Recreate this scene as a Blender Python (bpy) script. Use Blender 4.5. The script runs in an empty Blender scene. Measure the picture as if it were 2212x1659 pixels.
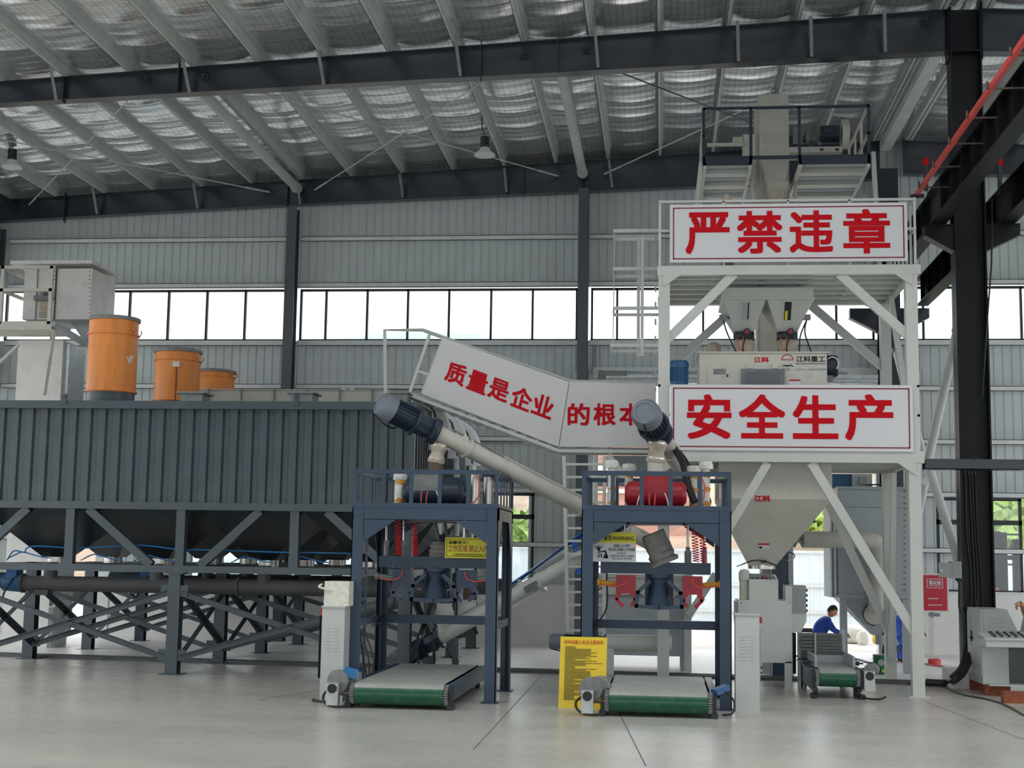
import bpy, bmesh, math, random
import numpy as np
from mathutils import Vector, Matrix
random.seed(7)
SC = bpy.context.scene
COL = SC.collection

# ------------------------------------------------------------------ camera
F_PX, CX, CY, CAM_H = 3060.0, 1106.0, 829.5, 1.9
_y, _p, _r = math.radians(6.14), math.radians(6.92), math.radians(0.893)
FWD = np.array([-math.sin(_y)*math.cos(_p), math.cos(_y)*math.cos(_p), math.sin(_p)])
_rt = np.array([math.cos(_y), math.sin(_y), 0.0]); _up = np.cross(_rt, FWD)
RT = math.cos(_r)*_rt + math.sin(_r)*_up
UP = -math.sin(_r)*_rt + math.cos(_r)*_up
cam = bpy.data.cameras.new('camera'); cam.sensor_width = 36.0; cam.sensor_fit = 'HORIZONTAL'
cam.lens = F_PX*36.0/2212.0; cam.clip_end = 600
camo = bpy.data.objects.new('camera', cam); COL.objects.link(camo)
camo.matrix_world = Matrix(((RT[0], UP[0], -FWD[0], 0), (RT[1], UP[1], -FWD[1], 0), (RT[2], UP[2], -FWD[2], CAM_H), (0, 0, 0, 1)))
SC.camera = camo

# ------------------------------------------------------------------ light and exposure
world = bpy.data.worlds.new('overcast_sky'); SC.world = world; world.use_nodes = True
wn = world.node_tree; wn.nodes.clear()
_o = wn.nodes.new('ShaderNodeOutputWorld'); _b = wn.nodes.new('ShaderNodeBackground')
_tc = wn.nodes.new('ShaderNodeTexCoord'); _sp = wn.nodes.new('ShaderNodeSeparateXYZ'); _cr = wn.nodes.new('ShaderNodeValToRGB')
_cr.color_ramp.elements[0].position = 0.0; _cr.color_ramp.elements[0].color = (0.80, 0.84, 0.88, 1)
_cr.color_ramp.elements[1].position = 0.5; _cr.color_ramp.elements[1].color = (0.95, 0.98, 1.0, 1)
wn.links.new(_tc.outputs['Generated'], _sp.inputs[0]); wn.links.new(_sp.outputs['Z'], _cr.inputs[0])
wn.links.new(_cr.outputs[0], _b.inputs['Color']); _b.inputs['Strength'].default_value = 1.0
wn.links.new(_b.outputs[0], _o.inputs['Surface'])
SC.view_settings.view_transform = 'Standard'; SC.view_settings.look = 'None'
SC.view_settings.gamma = 1.0; SC.view_settings.use_curve_mapping = False
SC.view_settings.exposure = 1.3
SC.cycles.max_bounces = 10; SC.cycles.diffuse_bounces = 5; SC.cycles.glossy_bounces = 4; SC.cycles.transparent_max_bounces = 12
SC.cycles.sample_clamp_indirect = 6.0

# ------------------------------------------------------------------ pixel helpers (2212 x 1659 frame) giving world points at a real distance
def ray(x, y): return FWD + (x-CX)/F_PX*RT - (y-CY)/F_PX*UP
def W(x, y, Y):
    v = ray(x, y); t = Y/v[1]
    return Vector((v[0]*t, Y, CAM_H + v[2]*t))
def G(x, y, z=0.0):
    v = ray(x, y); t = (z-CAM_H)/v[2]
    return Vector((v[0]*t, v[1]*t, z))
def WX(x, y, Y): return W(x, y, Y).x
def WZ(x, y, Y): return W(x, y, Y).z

# ------------------------------------------------------------------ materials
def lin(c):
    if isinstance(c, str):
        c = [int(c[i:i+2], 16)/255 for i in (0, 2, 4)]
    return tuple(((v/12.92) if v <= 0.04045 else ((v+0.055)/1.055)**2.4) for v in c) + (1.0,)
MATS = {}
def mat(name, col, rough=0.5, metal=0.0, var=0.06, scale=3.0, bump=0.0, bscale=40.0, spec=0.5, stretch=None, dirt=None, dirt_amt=0.0):
    m = bpy.data.materials.new(name); m.use_nodes = True; nt = m.node_tree
    p = nt.nodes['Principled BSDF']; p.inputs['Roughness'].default_value = rough; p.inputs['Metallic'].default_value = metal
    p.inputs['Specular IOR Level'].default_value = spec
    base = lin(col); tc = nt.nodes.new('ShaderNodeTexCoord'); mp = nt.nodes.new('ShaderNodeMapping')
    nt.links.new(tc.outputs['Object'], mp.inputs[0])
    if stretch: mp.inputs['Scale'].default_value = stretch
    n = nt.nodes.new('ShaderNodeTexNoise'); n.inputs['Scale'].default_value = scale; n.inputs['Detail'].default_value = 5
    nt.links.new(mp.outputs[0], n.inputs['Vector'])
    r = nt.nodes.new('ShaderNodeValToRGB')
    r.color_ramp.elements[0].position = 0.3; r.color_ramp.elements[1].position = 0.7
    r.color_ramp.elements[0].color = tuple(max(0, c*(1-var*2)) for c in base[:3])+(1,)
    r.color_ramp.elements[1].color = tuple(min(1, c*(1+var*2)) for c in base[:3])+(1,)
    nt.links.new(n.outputs['Fac'], r.inputs[0]); out = r.outputs[0]
    if dirt:
        n2 = nt.nodes.new('ShaderNodeTexNoise'); n2.inputs['Scale'].default_value = scale*2.3; n2.inputs['Detail'].default_value = 8
        nt.links.new(mp.outputs[0], n2.inputs['Vector'])
        r2 = nt.nodes.new('ShaderNodeValToRGB'); r2.color_ramp.elements[0].position = 0.52; r2.color_ramp.elements[1].position = 0.72
        r2.color_ramp.elements[0].color = (0, 0, 0, 1); r2.color_ramp.elements[1].color = (dirt_amt,)*3+(1,)
        nt.links.new(n2.outputs['Fac'], r2.inputs[0])
        mx = nt.nodes.new('ShaderNodeMix'); mx.data_type = 'RGBA'
        nt.links.new(r2.outputs[0], mx.inputs[0]); nt.links.new(out, mx.inputs[6]); mx.inputs[7].default_value = lin(dirt); out = mx.outputs[2]
    nt.links.new(out, p.inputs['Base Color'])
    if bump:
        nb = nt.nodes.new('ShaderNodeTexNoise'); nb.inputs['Scale'].default_value = bscale; nb.inputs['Detail'].default_value = 4
        nt.links.new(mp.outputs[0], nb.inputs['Vector'])
        bp = nt.nodes.new('ShaderNodeBump'); bp.inputs['Strength'].default_value = bump; bp.inputs['Distance'].default_value = 0.02
        nt.links.new(nb.outputs['Fac'], bp.inputs['Height']); nt.links.new(bp.outputs[0], p.inputs['Normal'])
    MATS[name] = m
    return m
M = {}
def dm(k, *a, **kw): M[k] = mat(k, *a, **kw)
dm('column_grey', '50565b', 0.35, 0.0, 0.05, 1.5)
dm('steel_shaded', '0e1116', 0.45, 0.0, 0.1, 1.5, spec=.25)  # right column and girders: frame steel with their shade painted into the colour
dm('steel_dark', '272c36', 0.25, 0.0, 0.08, 1.5, dirt='3c3832', dirt_amt=0.25)
dm('purlin', 'b9bdb9', 0.5, 0.1, 0.05, 2)
dm('panel', 'c3caca', 0.45, 0.0, 0.04, 1.2)
dm('girt', 'd6dad8', 0.45, 0.0, 0.04, 2)
dm('masonry', 'e6e4e0', 0.8, 0.0, 0.03, 1.5, bump=0.15)
dm('frame_dark', '2a2d31', 0.5)
dm('galv', 'c2c8cc', 0.35, 0.6, 0.08, 12)
dm('silo', '3b474d', 0.3, 0.0, 0.06, 1.2, dirt='6a6a62', dirt_amt=0.15)
dm('silo_hop', '22282e', 0.22, 0.0, 0.1, 1.0, spec=0.7)
dm('pipe_dark', '4a4a4c', 0.6, 0.0, 0.1, 2)
dm('orange', 'e58a38', 0.42, 0.0, 0.06, 2.0, stretch=(3, 3, .4), dirt='c96f25', dirt_amt=0.5, bump=0.1, bscale=4)
dm('white', 'c3c5bf', 0.42, 0.0, 0.025, 1.5, dirt='b9b8ae', dirt_amt=0.25)
dm('cream', 'c4c2b7', 0.5, 0.0, 0.03, 2.0, dirt='a9a597', dirt_amt=0.4)
dm('casing', 'dcdad6', 0.5, 0.0, 0.03, 2.0, dirt='b2aea6', dirt_amt=0.3)
dm('sign_white', 'd2d2d4', 0.4, 0.0, 0.01, 1.0)
dm('banner', 'cecccb', 0.65, 0.0, 0.02, 1.5, bump=0.05, bscale=6)
dm('red_print', 'c00618', 0.6, 0.0, 0.02, spec=.15)
dm('red_line', '7a1020', 0.5, 0.0, 0.02)
dm('ink', '1c1d20', 0.6, 0.0, 0.02, spec=.15)
dm('ink_grey', '63666a', 0.6, 0.0, 0.02)
dm('bag_blue', '2c3e52', 0.42, 0.0, 0.05, 1.5)
dm('blue_deep', '233850', 0.4, 0.0, 0.08, 3)
dm('motor_navy', '232f40', 0.45, 0.0, 0.08, 5)
dm('motor_cap', '6d727c', 0.55, 0.0, 0.08, 6)
dm('motor_blue', '285a86', 0.4, 0.0, 0.06, 5)
dm('red_paint', 'a01828', 0.4, 0.0, 0.08, 3, dirt='6d1620', dirt_amt=0.3)
dm('red_coil', 'e03038', 0.35)
dm('hose_red', 'd8584a', 0.4)
dm('hose_white', 'dedcd8', 0.5)
dm('hose_blue', '1f6fa8', 0.4)
dm('cable', '1d1e20', 0.5)
dm('sign_yellow', 'd8d02a', 0.45, 0.0, 0.02)
dm('poster_yellow', 'e4c42e', 0.35, 0.0, 0.04, 4, bump=0.12, bscale=9)
dm('poster_ink', '6b5c1c', 0.6)
dm('poster_red', 'cf4a20', 0.5)
dm('cloth', 'b5aa9b', 0.9, 0.0, 0.08, 9, bump=0.6, bscale=14)
dm('cloth_grey', '8f8c89', 0.9, 0.0, 0.1, 9, bump=0.6, bscale=14)
dm('tape', 'c98a2c', 0.35, 0.0, 0.1, 8)
dm('wrap', 'd5d3cc', 0.3, 0.0, 0.06, 14, bump=0.5, bscale=25)
dm('foam', 'dcdacd', 0.8, 0.0, 0.06, 16, bump=0.6, bscale=30)
dm('cabinet', 'b9bcb8', 0.42, 0.0, 0.02, 2.0)
dm('cabinet_dark', '8d918f', 0.45, 0.0, 0.02, 2.0)
dm('belt_top', '9b9c96', 0.55, 0.0, 0.06, 3.0, dirt='7d8f80', dirt_amt=0.4)
dm('belt_green', '125035', 0.35, 0.0, 0.05, 5.0, dirt='5f7f68', dirt_amt=0.3)
dm('dark_metal', '2c2c2e', 0.5, 0.2, 0.1, 8)
dm('alu', 'b4b6b6', 0.4, 0.5, 0.06, 10)
dm('iron_grey', '7b7d7c', 0.5, 0.2, 0.08, 10)
dm('stainless', 'c0bdb6', 0.25, 0.8, 0.06, 6)
dm('filter_grey', 'a4acb0', 0.42, 0.0, 0.03, 2.0)
dm('red_pipe', 'd84a48', 0.4)
dm('red_sign', 'b81830', 0.35, 0.0, 0.02)
dm('brick', '8a4c34', 0.85, 0.0, 0.12, 12, bump=0.4)
dm('skin', 'c08a6c', 0.55, 0.0, 0.04, 20)
dm('hair', '17171a', 0.6)
dm('shirt_blue', '2848a0', 0.85, 0.0, 0.08, 12, bump=0.3, bscale=12)
dm('trouser', '26324e', 0.9, 0.0, 0.08, 12)
dm('tarp_blue', '3060c8', 0.5, 0.0, 0.12, 8, bump=0.5, bscale=8)
dm('can_green', '0f6b3a', 0.35, 0.0, 0.15, 10)
dm('fence', 'dfe6ea', 0.45, 0.0, 0.02, 1.5)
dm('ground_out', 'cfc9c2', 0.85, 0.0, 0.06, .6)
dm('soil', 'b49c88', 0.95, 0.0, 0.2, .35, dirt='a0a670', dirt_amt=0.9)
dm('leaf', '9cb464', 0.8, 0.0, 0.3, 1.5)
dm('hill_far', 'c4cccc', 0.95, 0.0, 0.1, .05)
dm('trunk', '6b5a48', 0.9)
dm('house_brick', 'b99082', 0.9, 0.0, 0.08, 3)
dm('house_band', 'd8d6d2', 0.8)
dm('mast_black', '08090a', 0.6, spec=.1)
dm('lamp_black', '1b1c1e', 0.5)
dm('lamp_shade', 'd8dad8', 0.35)
dm('film', 'f0f2f6', 0.35, 0.0, 0.04, 5, bump=0.4, bscale=8)
dm('blue_tube', '1f62b4', 0.4)
dm('rust', '5f5047', 0.7, 0.2, 0.15, 8)
dm('pale_rear_floor', 'efedea', 0.35, 0.0, 0.03, 1.2, dirt='dcd8d2', dirt_amt=0.4)
dm('track', '55575a', 0.5, 0.3, 0.1, 4)
dm('kerb', 'c6c4be', 0.8, 0.0, 0.05, 2)

def glass_mat():
    m = bpy.data.materials.new('window_glass'); m.use_nodes = True; nt = m.node_tree; nt.nodes.clear()
    o = nt.nodes.new('ShaderNodeOutputMaterial'); t = nt.nodes.new('ShaderNodeBsdfTransparent'); g = nt.nodes.new('ShaderNodeBsdfGlossy')
    t.inputs[0].default_value = (0.93, 0.96, 0.97, 1); g.inputs['Roughness'].default_value = 0.03
    n = nt.nodes.new('ShaderNodeTexNoise'); n.inputs['Scale'].default_value = 1.5
    mr = nt.nodes.new('ShaderNodeMapRange'); mr.inputs[3].default_value = 0.03; mr.inputs[4].default_value = 0.06
    nt.links.new(n.outputs['Fac'], mr.inputs[0])
    x = nt.nodes.new('ShaderNodeMixShader'); nt.links.new(mr.outputs[0], x.inputs[0])
    nt.links.new(t.outputs[0], x.inputs[1]); nt.links.new(g.outputs[0], x.inputs[2]); nt.links.new(x.outputs[0], o.inputs[0])
    return m
M['glass'] = glass_mat()

def floor_mat():
    m = bpy.data.materials.new('polished_concrete'); m.use_nodes = True; nt = m.node_tree; L = nt.links.new
    p = nt.nodes['Principled BSDF']; tc = nt.nodes.new('ShaderNodeTexCoord')
    n1 = nt.nodes.new('ShaderNodeTexNoise'); n1.inputs['Scale'].default_value = 0.35; n1.inputs['Detail'].default_value = 6
    mp = nt.nodes.new('ShaderNodeMapping'); mp.inputs['Scale'].default_value = (0.55, 1.3, 1); L(tc.outputs['Object'], mp.inputs[0]); L(mp.outputs[0], n1.inputs['Vector'])
    r1 = nt.nodes.new('ShaderNodeValToRGB'); r1.color_ramp.elements[0].position = .32; r1.color_ramp.elements[1].position = .68
    r1.color_ramp.elements[0].color = lin('aeada6'); r1.color_ramp.elements[1].color = lin('c2bfb6')
    L(n1.outputs['Fac'], r1.inputs[0])
    n2 = nt.nodes.new('ShaderNodeTexNoise'); n2.inputs['Scale'].default_value = 1.1; n2.inputs['Detail'].default_value = 10; n2.inputs['Roughness'].default_value = .7
    L(mp.outputs[0], n2.inputs['Vector'])
    r2 = nt.nodes.new('ShaderNodeValToRGB'); r2.color_ramp.elements[0].position = .5; r2.color_ramp.elements[1].position = .75
    r2.color_ramp.elements[0].color = (0, 0, 0, 1); r2.color_ramp.elements[1].color = (.45, .45, .45, 1); L(n2.outputs['Fac'], r2.inputs[0])
    mx = nt.nodes.new('ShaderNodeMix'); mx.data_type = 'RGBA'; L(r2.outputs[0], mx.inputs[0]); L(r1.outputs[0], mx.inputs[6]); mx.inputs[7].default_value = lin('cac0b0')
    L(mx.outputs[2], p.inputs['Base Color'])
    mr = nt.nodes.new('ShaderNodeMapRange'); mr.inputs[3].default_value = .10; mr.inputs[4].default_value = .46; L(n2.outputs['Fac'], mr.inputs[0]); L(mr.outputs[0], p.inputs['Roughness'])
    n3 = nt.nodes.new('ShaderNodeTexNoise'); n3.inputs['Scale'].default_value = 5; n3.inputs['Detail'].default_value = 3; L(mp.outputs[0], n3.inputs['Vector'])
    b = nt.nodes.new('ShaderNodeBump'); b.inputs['Strength'].default_value = .12; b.inputs['Distance'].default_value = .01; L(n3.outputs['Fac'], b.inputs['Height']); L(b.outputs[0], p.inputs['Normal'])
    p.inputs['Specular IOR Level'].default_value = 0.42
    return m
M['floor'] = floor_mat()

def foil_mat():
    m = bpy.data.materials.new('foil_insulation'); m.use_nodes = True; nt = m.node_tree; L = nt.links.new
    p = nt.nodes['Principled BSDF']; p.inputs['Metallic'].default_value = .84; p.inputs['Roughness'].default_value = .2
    tc = nt.nodes.new('ShaderNodeTexCoord'); mp = nt.nodes.new('ShaderNodeMapping'); mp.inputs['Scale'].default_value = (1.0, 6, 5); L(tc.outputs['Object'], mp.inputs[0])
    n = nt.nodes.new('ShaderNodeTexNoise'); n.inputs['Scale'].default_value = 2.4; n.inputs['Detail'].default_value = 7; n.inputs['Roughness'].default_value = .65; L(mp.outputs[0], n.inputs['Vector'])
    b = nt.nodes.new('ShaderNodeBump'); b.inputs['Strength'].default_value = .25; b.inputs['Distance'].default_value = .02; L(n.outputs['Fac'], b.inputs['Height']); L(b.outputs[0], p.inputs['Normal'])
    br = nt.nodes.new('ShaderNodeTexBrick'); br.offset = 0; br.inputs['Scale'].default_value = 1.0; br.inputs['Brick Width'].default_value = .11; br.inputs['Row Height'].default_value = .11
    br.inputs['Mortar Size'].default_value = .006; br.inputs['Color1'].default_value = lin('f2f3f3'); br.inputs['Color2'].default_value = lin('eef1f1'); br.inputs['Mortar'].default_value = lin('b8bcbe')
    L(tc.outputs['Object'], br.inputs['Vector']); L(br.outputs['Color'], p.inputs['Base Color'])
    return m
M['foil'] = foil_mat()

# ------------------------------------------------------------------ mesh builder
ORG = {}                                   # world origin of things and parts
class MB:
    def __init__(s): s.v = []; s.f = []; s.mi = []; s.cur = 0
    def use(s, i): s.cur = i; return s
    def add(s, vs, fs):
        o = len(s.v); s.v += [tuple(v) for v in vs]
        for f in fs: s.f.append(tuple(i+o for i in f)); s.mi.append(s.cur)
        return s
    def hexa(s, c8): return s.add(c8, [(0, 3, 2, 1), (4, 5, 6, 7), (0, 1, 5, 4), (1, 2, 6, 5), (2, 3, 7, 6), (3, 0, 4, 7)])
    def box(s, x0, x1, y0, y1, z0, z1):
        return s.hexa([(x0, y0, z0), (x1, y0, z0), (x1, y1, z0), (x0, y1, z0), (x0, y0, z1), (x1, y0, z1), (x1, y1, z1), (x0, y1, z1)])
    def cbox(s, c, sx, sy, sz): return s.box(c[0]-sx/2, c[0]+sx/2, c[1]-sy/2, c[1]+sy/2, c[2]-sz/2, c[2]+sz/2)
    @staticmethod
    def basis(d, up=(0, 0, 1)):
        d = Vector(d).normalized(); up = Vector(up)
        if abs(d.dot(up)) > .98: up = Vector((0, 1, 0))
        a = d.cross(up).normalized(); b = a.cross(d).normalized()
        return d, a, b
    def beam(s, p0, p1, w, h, up=(0, 0, 1)):
        p0, p1 = Vector(p0), Vector(p1); d, a, b = s.basis(p1-p0, up); a = a*w/2; b = b*h/2
        return s.hexa([p0-a-b, p0+a-b, p0+a+b, p0-a+b, p1-a-b, p1+a-b, p1+a+b, p1-a+b])
    def angle(s, p0, p1, w, t, up=(0, 0, 1), side=1):
        p0, p1 = Vector(p0), Vector(p1); d, a, b = s.basis(p1-p0, up); a = a*side
        s.beam(p0, p1, t, w, up); o = a*(w/2) - b*(w/2-t/2)
        return s.beam(p0+o, p1+o, w, t, up)
    def ibeam(s, p0, p1, w, h, t=.012, tf=.016, up=(0, 0, 1)):
        p0, p1 = Vector(p0), Vector(p1); d, a, b = s.basis(p1-p0, up); o = b*(h/2-tf/2)
        s.beam(p0, p1, t, h-2*tf, up); s.beam(p0+o, p1+o, w, tf, up); return s.beam(p0-o, p1-o, w, tf, up)
    def cyl(s, p0, p1, r0, r1=None, n=14, caps=True):
        p0, p1 = Vector(p0), Vector(p1); r1 = r0 if r1 is None else r1; d, a, b = s.basis(p1-p0)
        vs = []
        for p, r in ((p0, r0), (p1, r1)):
            for i in range(n):
                t = 2*math.pi*i/n; vs.append(p + a*(r*math.cos(t)) + b*(r*math.sin(t)))
        fs = [(i, (i+1) % n, n+(i+1) % n, n+i) for i in range(n)]
        if caps: fs += [tuple(range(n))[::-1], tuple(range(n, 2*n))]
        return s.add(vs, fs)
    def lathe(s, p0, d, prof, n=20, caps=True, sx=1.0):
        p0 = Vector(p0); d, a, b = s.basis(d); vs = []
        for t, r in prof:
            for i in range(n):
                q = 2*math.pi*i/n; vs.append(p0 + d*t + a*(r*math.cos(q)*sx) + b*(r*math.sin(q)))
        fs = []
        for k in range(len(prof)-1):
            for i in range(n): fs.append((k*n+i, k*n+(i+1) % n, (k+1)*n+(i+1) % n, (k+1)*n+i))
        if caps:
            fs.append(tuple(range(n))[::-1]); m = (len(prof)-1)*n; fs.append(tuple(range(m, m+n)))
        return s.add(vs, fs)
    def tube(s, pts, r, n=6, rs=None):
        pts = [Vector(p) for p in pts]; vs = []; fs = []; a = None
        for k, p in enumerate(pts):
            d = (pts[min(k+1, len(pts)-1)] - pts[max(k-1, 0)]).normalized()
            if a is None: _, a, b = s.basis(d)
            else:
                a = (a - d*a.dot(d)).normalized(); b = d.cross(a)
            rr = rs[k] if rs else r
            for i in range(n):
                q = 2*math.pi*i/n; vs.append(p + a*(rr*math.cos(q)) + b*(rr*math.sin(q)))
        for k in range(len(pts)-1):
            for i in range(n): fs.append((k*n+i, k*n+(i+1) % n, (k+1)*n+(i+1) % n, (k+1)*n+i))
        fs.append(tuple(range(n))[::-1]); m = (len(pts)-1)*n; fs.append(tuple(range(m, m+n)))
        return s.add(vs, fs)
    def prism(s, poly, off):
        poly = [Vector(p) for p in poly]; off = Vector(off); n = len(poly)
        vs = poly + [p+off for p in poly]
        return s.add(vs, [tuple(range(n)), tuple(range(2*n-1, n-1, -1))] + [(i, n+i, n+(i+1) % n, (i+1) % n) for i in range(n)])
    def frustum(s, c0, w0, d0, c1, w1, d1):
        def r(c, w, d): return [(c[0]-w/2, c[1]-d/2, c[2]), (c[0]+w/2, c[1]-d/2, c[2]), (c[0]+w/2, c[1]+d/2, c[2]), (c[0]-w/2, c[1]+d/2, c[2])]
        return s.hexa(r(c0, w0, d0) + r(c1, w1, d1))
    def mesh(s, name, mats, org=(0, 0, 0), angle=.6, fix=True):
        me = bpy.data.meshes.new(name); o = Vector(org)
        me.from_pydata([tuple(Vector(v)-o) for v in s.v], [], s.f)
        for k in (mats if isinstance(mats, (list, tuple)) else [mats]): me.materials.append(M[k])
        for p, i in zip(me.polygons, s.mi): p.material_index = i
        if fix:
            bm = bmesh.new(); bm.from_mesh(me); bmesh.ops.recalc_face_normals(bm, faces=bm.faces); bm.to_mesh(me); bm.free()
        me.shade_smooth(); me.set_sharp_from_angle(angle=angle)
        return me
    def build(s, name, mats, parent=None, **kw):
        org = ORG[parent.name] if parent else kw.pop('org', None)
        if org is None:
            vs = np.array(s.v); org = Vector(((vs[:, 0].min()+vs[:, 0].max())/2, (vs[:, 1].min()+vs[:, 1].max())/2, vs[:, 2].min()))
        me = s.mesh(name, mats, org, fix=kw.pop('fix', True))
        o = bpy.data.objects.new(name, me); COL.objects.link(o)
        if parent: o.parent = parent
        else: o.location = org
        ORG[o.name] = Vector(org)
        for k, v in kw.items(): o[k] = v
        return o
def thing(name, label, cat, loc, group=None):
    o = bpy.data.objects.new(name, None); COL.objects.link(o); o.location = Vector(loc); o.empty_display_size = .2
    o['label'] = label; o['category'] = cat
    if group: o['group'] = group
    ORG[o.name] = Vector(loc); return o
def struct(name, loc=(0, 0, 0), label=None):
    o = bpy.data.objects.new(name, None); COL.objects.link(o); o.location = Vector(loc); o['kind'] = 'structure'
    if label: o['label'] = label
    ORG[o.name] = Vector(loc); return o
def inst(name, me, parent, loc, rot=None, scale=None):     # piece sharing mesh data
    o = bpy.data.objects.new(name, me); COL.objects.link(o); o.parent = parent; o.location = Vector(loc) - ORG[parent.name]
    if rot: o.rotation_euler = rot
    if scale: o.scale = scale
    ORG[o.name] = Vector(loc); return o
def text(body, cen, xd, zd, w, h, m, parent, name='lettering', bold=.012, **kw):
    """flat lettering, its bounding box fitted to w x h round cen, in the plane of xd and zd; bold strokes are laid in thin layers"""
    cu = bpy.data.curves.new('t', 'FONT'); cu.body = body; cu.size = 1; cu.resolution_u = 3; cu.fill_mode = 'BOTH'
    ob = bpy.data.objects.new('t', cu); COL.objects.link(ob); bpy.context.view_layer.update()
    me0 = bpy.data.meshes.new_from_object(ob.evaluated_get(bpy.context.evaluated_depsgraph_get()))
    bpy.data.objects.remove(ob); bpy.data.curves.remove(cu)
    v = np.array([x.co[:] for x in me0.vertices]); lo, hi = v.min(0), v.max(0); c = (lo+hi)/2
    k = bold*1.15; sx = w/max(hi[0]-lo[0]+2*k, 1e-6); sy = h/max(hi[1]-lo[1]+2*k, 1e-6)
    xd = Vector(xd).normalized(); zd = Vector(zd).normalized(); nr = xd.cross(zd).normalized(); cen = Vector(cen); b = MB()
    fs = [tuple(p.vertices) for p in me0.polygons]; bpy.data.meshes.remove(me0)
    sh = [(0, 0)] if bold < .008 else [(0, 0), (k, 0), (-k, 0), (0, k), (0, -k), (k, k), (-k, k), (k, -k), (-k, -k)]
    if len(body) > 4 and len(sh) > 1: sh = [(0, 0), (k*.7, k*.7), (-k*.7, -k*.7), (k*.7, -k*.7), (-k*.7, k*.7)]
    for i, (ox, oy) in enumerate(sh): b.add([cen + xd*((p[0]-c[0]+ox)*sx) + zd*((p[1]-c[1]+oy)*sy) + nr*(.0003*i) for p in v], fs)
    return b.build(name, m, parent, fix=False, **kw)
def merge(bs):
    r = MB()
    for b in bs: r.add(b.v, b.f)
    return r
def curve_pts(ps, n=8):
    """smooth polyline through points (Catmull-Rom)"""
    ps = [Vector(p) for p in ps]; out = []
    q = [ps[0]*2-ps[1]] + ps + [ps[-1]*2-ps[-2]]
    for i in range(1, len(q)-2):
        for k in range(n):
            t = k/n; a, b, c, d = q[i-1:i+3]
            out.append(.5*((2*b) + (c-a)*t + (2*a-5*b+4*c-d)*t*t + (3*b-a-3*c+d)*t**3))
    return out + [ps[-1]]
# ================================================================== SETTING
YW, YF, YN = 30.6, 30.2, 22.85          # back wall face, far frame, near frame
RIDGE = 4.85
def roof_z(x): return 10.58 + .055*x if x < RIDGE else 10.58 + .055*(2*RIDGE-x)
XL, XR, YB = -20.0, 17.5, -6.0

b = MB().box(XL-6, XR+6, -8, YW+.25, -.2, 0)
floor = b.build('floor', 'floor', kind='structure', label='pale polished concrete floor slab with faint glossy streaks')
for k, (p0, p1) in enumerate([(G(1022, 1620), G(1183, 1445)), (G(1395, 1655), G(1290, 1445)), (G(2212, 1598), G(1990, 1512)), (G(700, 1489), G(560, 1512))]):
    d = (p1-p0).normalized(); s = Vector((-d.y, d.x, 0))*.006; u = Vector((0, 0, .002))
    MB().hexa([p0-s, p0+s, p1+s, p1-s, p0-s+u, p0+s+u, p1+s+u, p1-s+u]).build('floor_joint', 'ink_grey', floor)
ga, gb = G(420, 1431), G(2130, 1484)
def along(t): return ga + (gb-ga)*t
ext = (ga-gb).normalized()*7
dn = (gb-ga).normalized(); sn = Vector((-dn.y, dn.x, 0))
for off, w, h, mm in ((0, .05, .05, 'track'), (.30, .05, .05, 'track'), (.15, .24, .025, 'kerb')):
    MB().beam(ga+ext+sn*off+Vector((0, 0, h/2)), gb+sn*off+Vector((0, 0, h/2)), w, h).build('floor_track', mm, floor)

# paler floor layer between the floor track and the back wall
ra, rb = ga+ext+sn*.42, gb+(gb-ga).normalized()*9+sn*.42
MB().prism([(ra.x-4, ra.y+.4, .0), (rb.x, rb.y, .0), (rb.x, YW, .0), (ra.x-4, YW, .0)], (0, 0, .006)).build('pale_rear_floor', 'pale_rear_floor', floor)
# ---- back wall: masonry base, corrugated sheets, girts, columns
wall = struct('wall_back', (0, YW, 0), 'back wall of pale grey corrugated steel sheets over a white masonry base')
ZM, ZLW, ZS, ZH, ZT = 1.27, 3.25, 6.60, 7.80, 10.4
DOORX = (-1.52, 4.55); ZD = 5.62
LW = [(-8.0, -6.3), (WX(1058, 1160, YW), WX(1153, 1160, YW)), (WX(2024, 1160, YW), WX(2076, 1160, YW)), (WX(2138, 1160, YW), WX(2209, 1160, YW)), (9.0, 10.4), (-10.6, -9.2)]
DOOR2 = (-13.3, -12.5)
for x0, x1 in ((XL, DOOR2[0]), (DOOR2[1], -8.25), (-8.25, -1.62), (4.75, 5.6), (5.6, XR)):
    MB().box(x0, x1, YW, YW+.22, 0, ZM).build('masonry_base', 'masonry', wall)
    MB().box(x0, x1, YW-.03, YW+.25, ZM, ZM+.035).build('masonry_cap', 'girt', wall)
# sheet profile shared by every sheet of a tier
SW, NP = .744, 4
def sheet_mesh(h, name):
    pit = SW/NP; prof = []
    for k in range(NP):
        o = k*pit; prof += [(o, 0), (o+.135, 0), (o+.145, .018), (o+.172, .018), (o+.182, 0)]
    prof.append((SW, 0)); m = MB()
    vs = [(x, y, 0) for x, y in prof] + [(x, y, h) for x, y in prof]; n = len(prof)
    m.add(vs, [(i, i+1, n+i+1, n+i) for i in range(n-1)])
    return m.mesh(name, 'panel', fix=False, angle=.15)
def tier(z0, z1, skip=()):
    me = sheet_mesh(z1-z0, 'wall_sheet'); x = XL
    while x < XR:
        c = x+SW/2
        if not any(a < c < b_ for a, b_ in skip): inst('wall_sheet', me, wall, (x, YW+.03, z0))
        x += SW
tier(ZM+.03, ZLW, [DOORX, (DOOR2[0]-.3, DOOR2[1]+.3)]+LW)
tier(ZLW, ZS, [DOORX])
tier(ZH, ZT)
me = sheet_mesh(ZS-ZD-.33, 'wall_sheet'); x = DOORX[0]-.4
while x < DOORX[1]+.3: inst('wall_sheet', me, wall, (x, YW+.03, ZD+.33)); x += SW
me = sheet_mesh(1.0, 'wall_sheet'); x = 0.0
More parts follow.
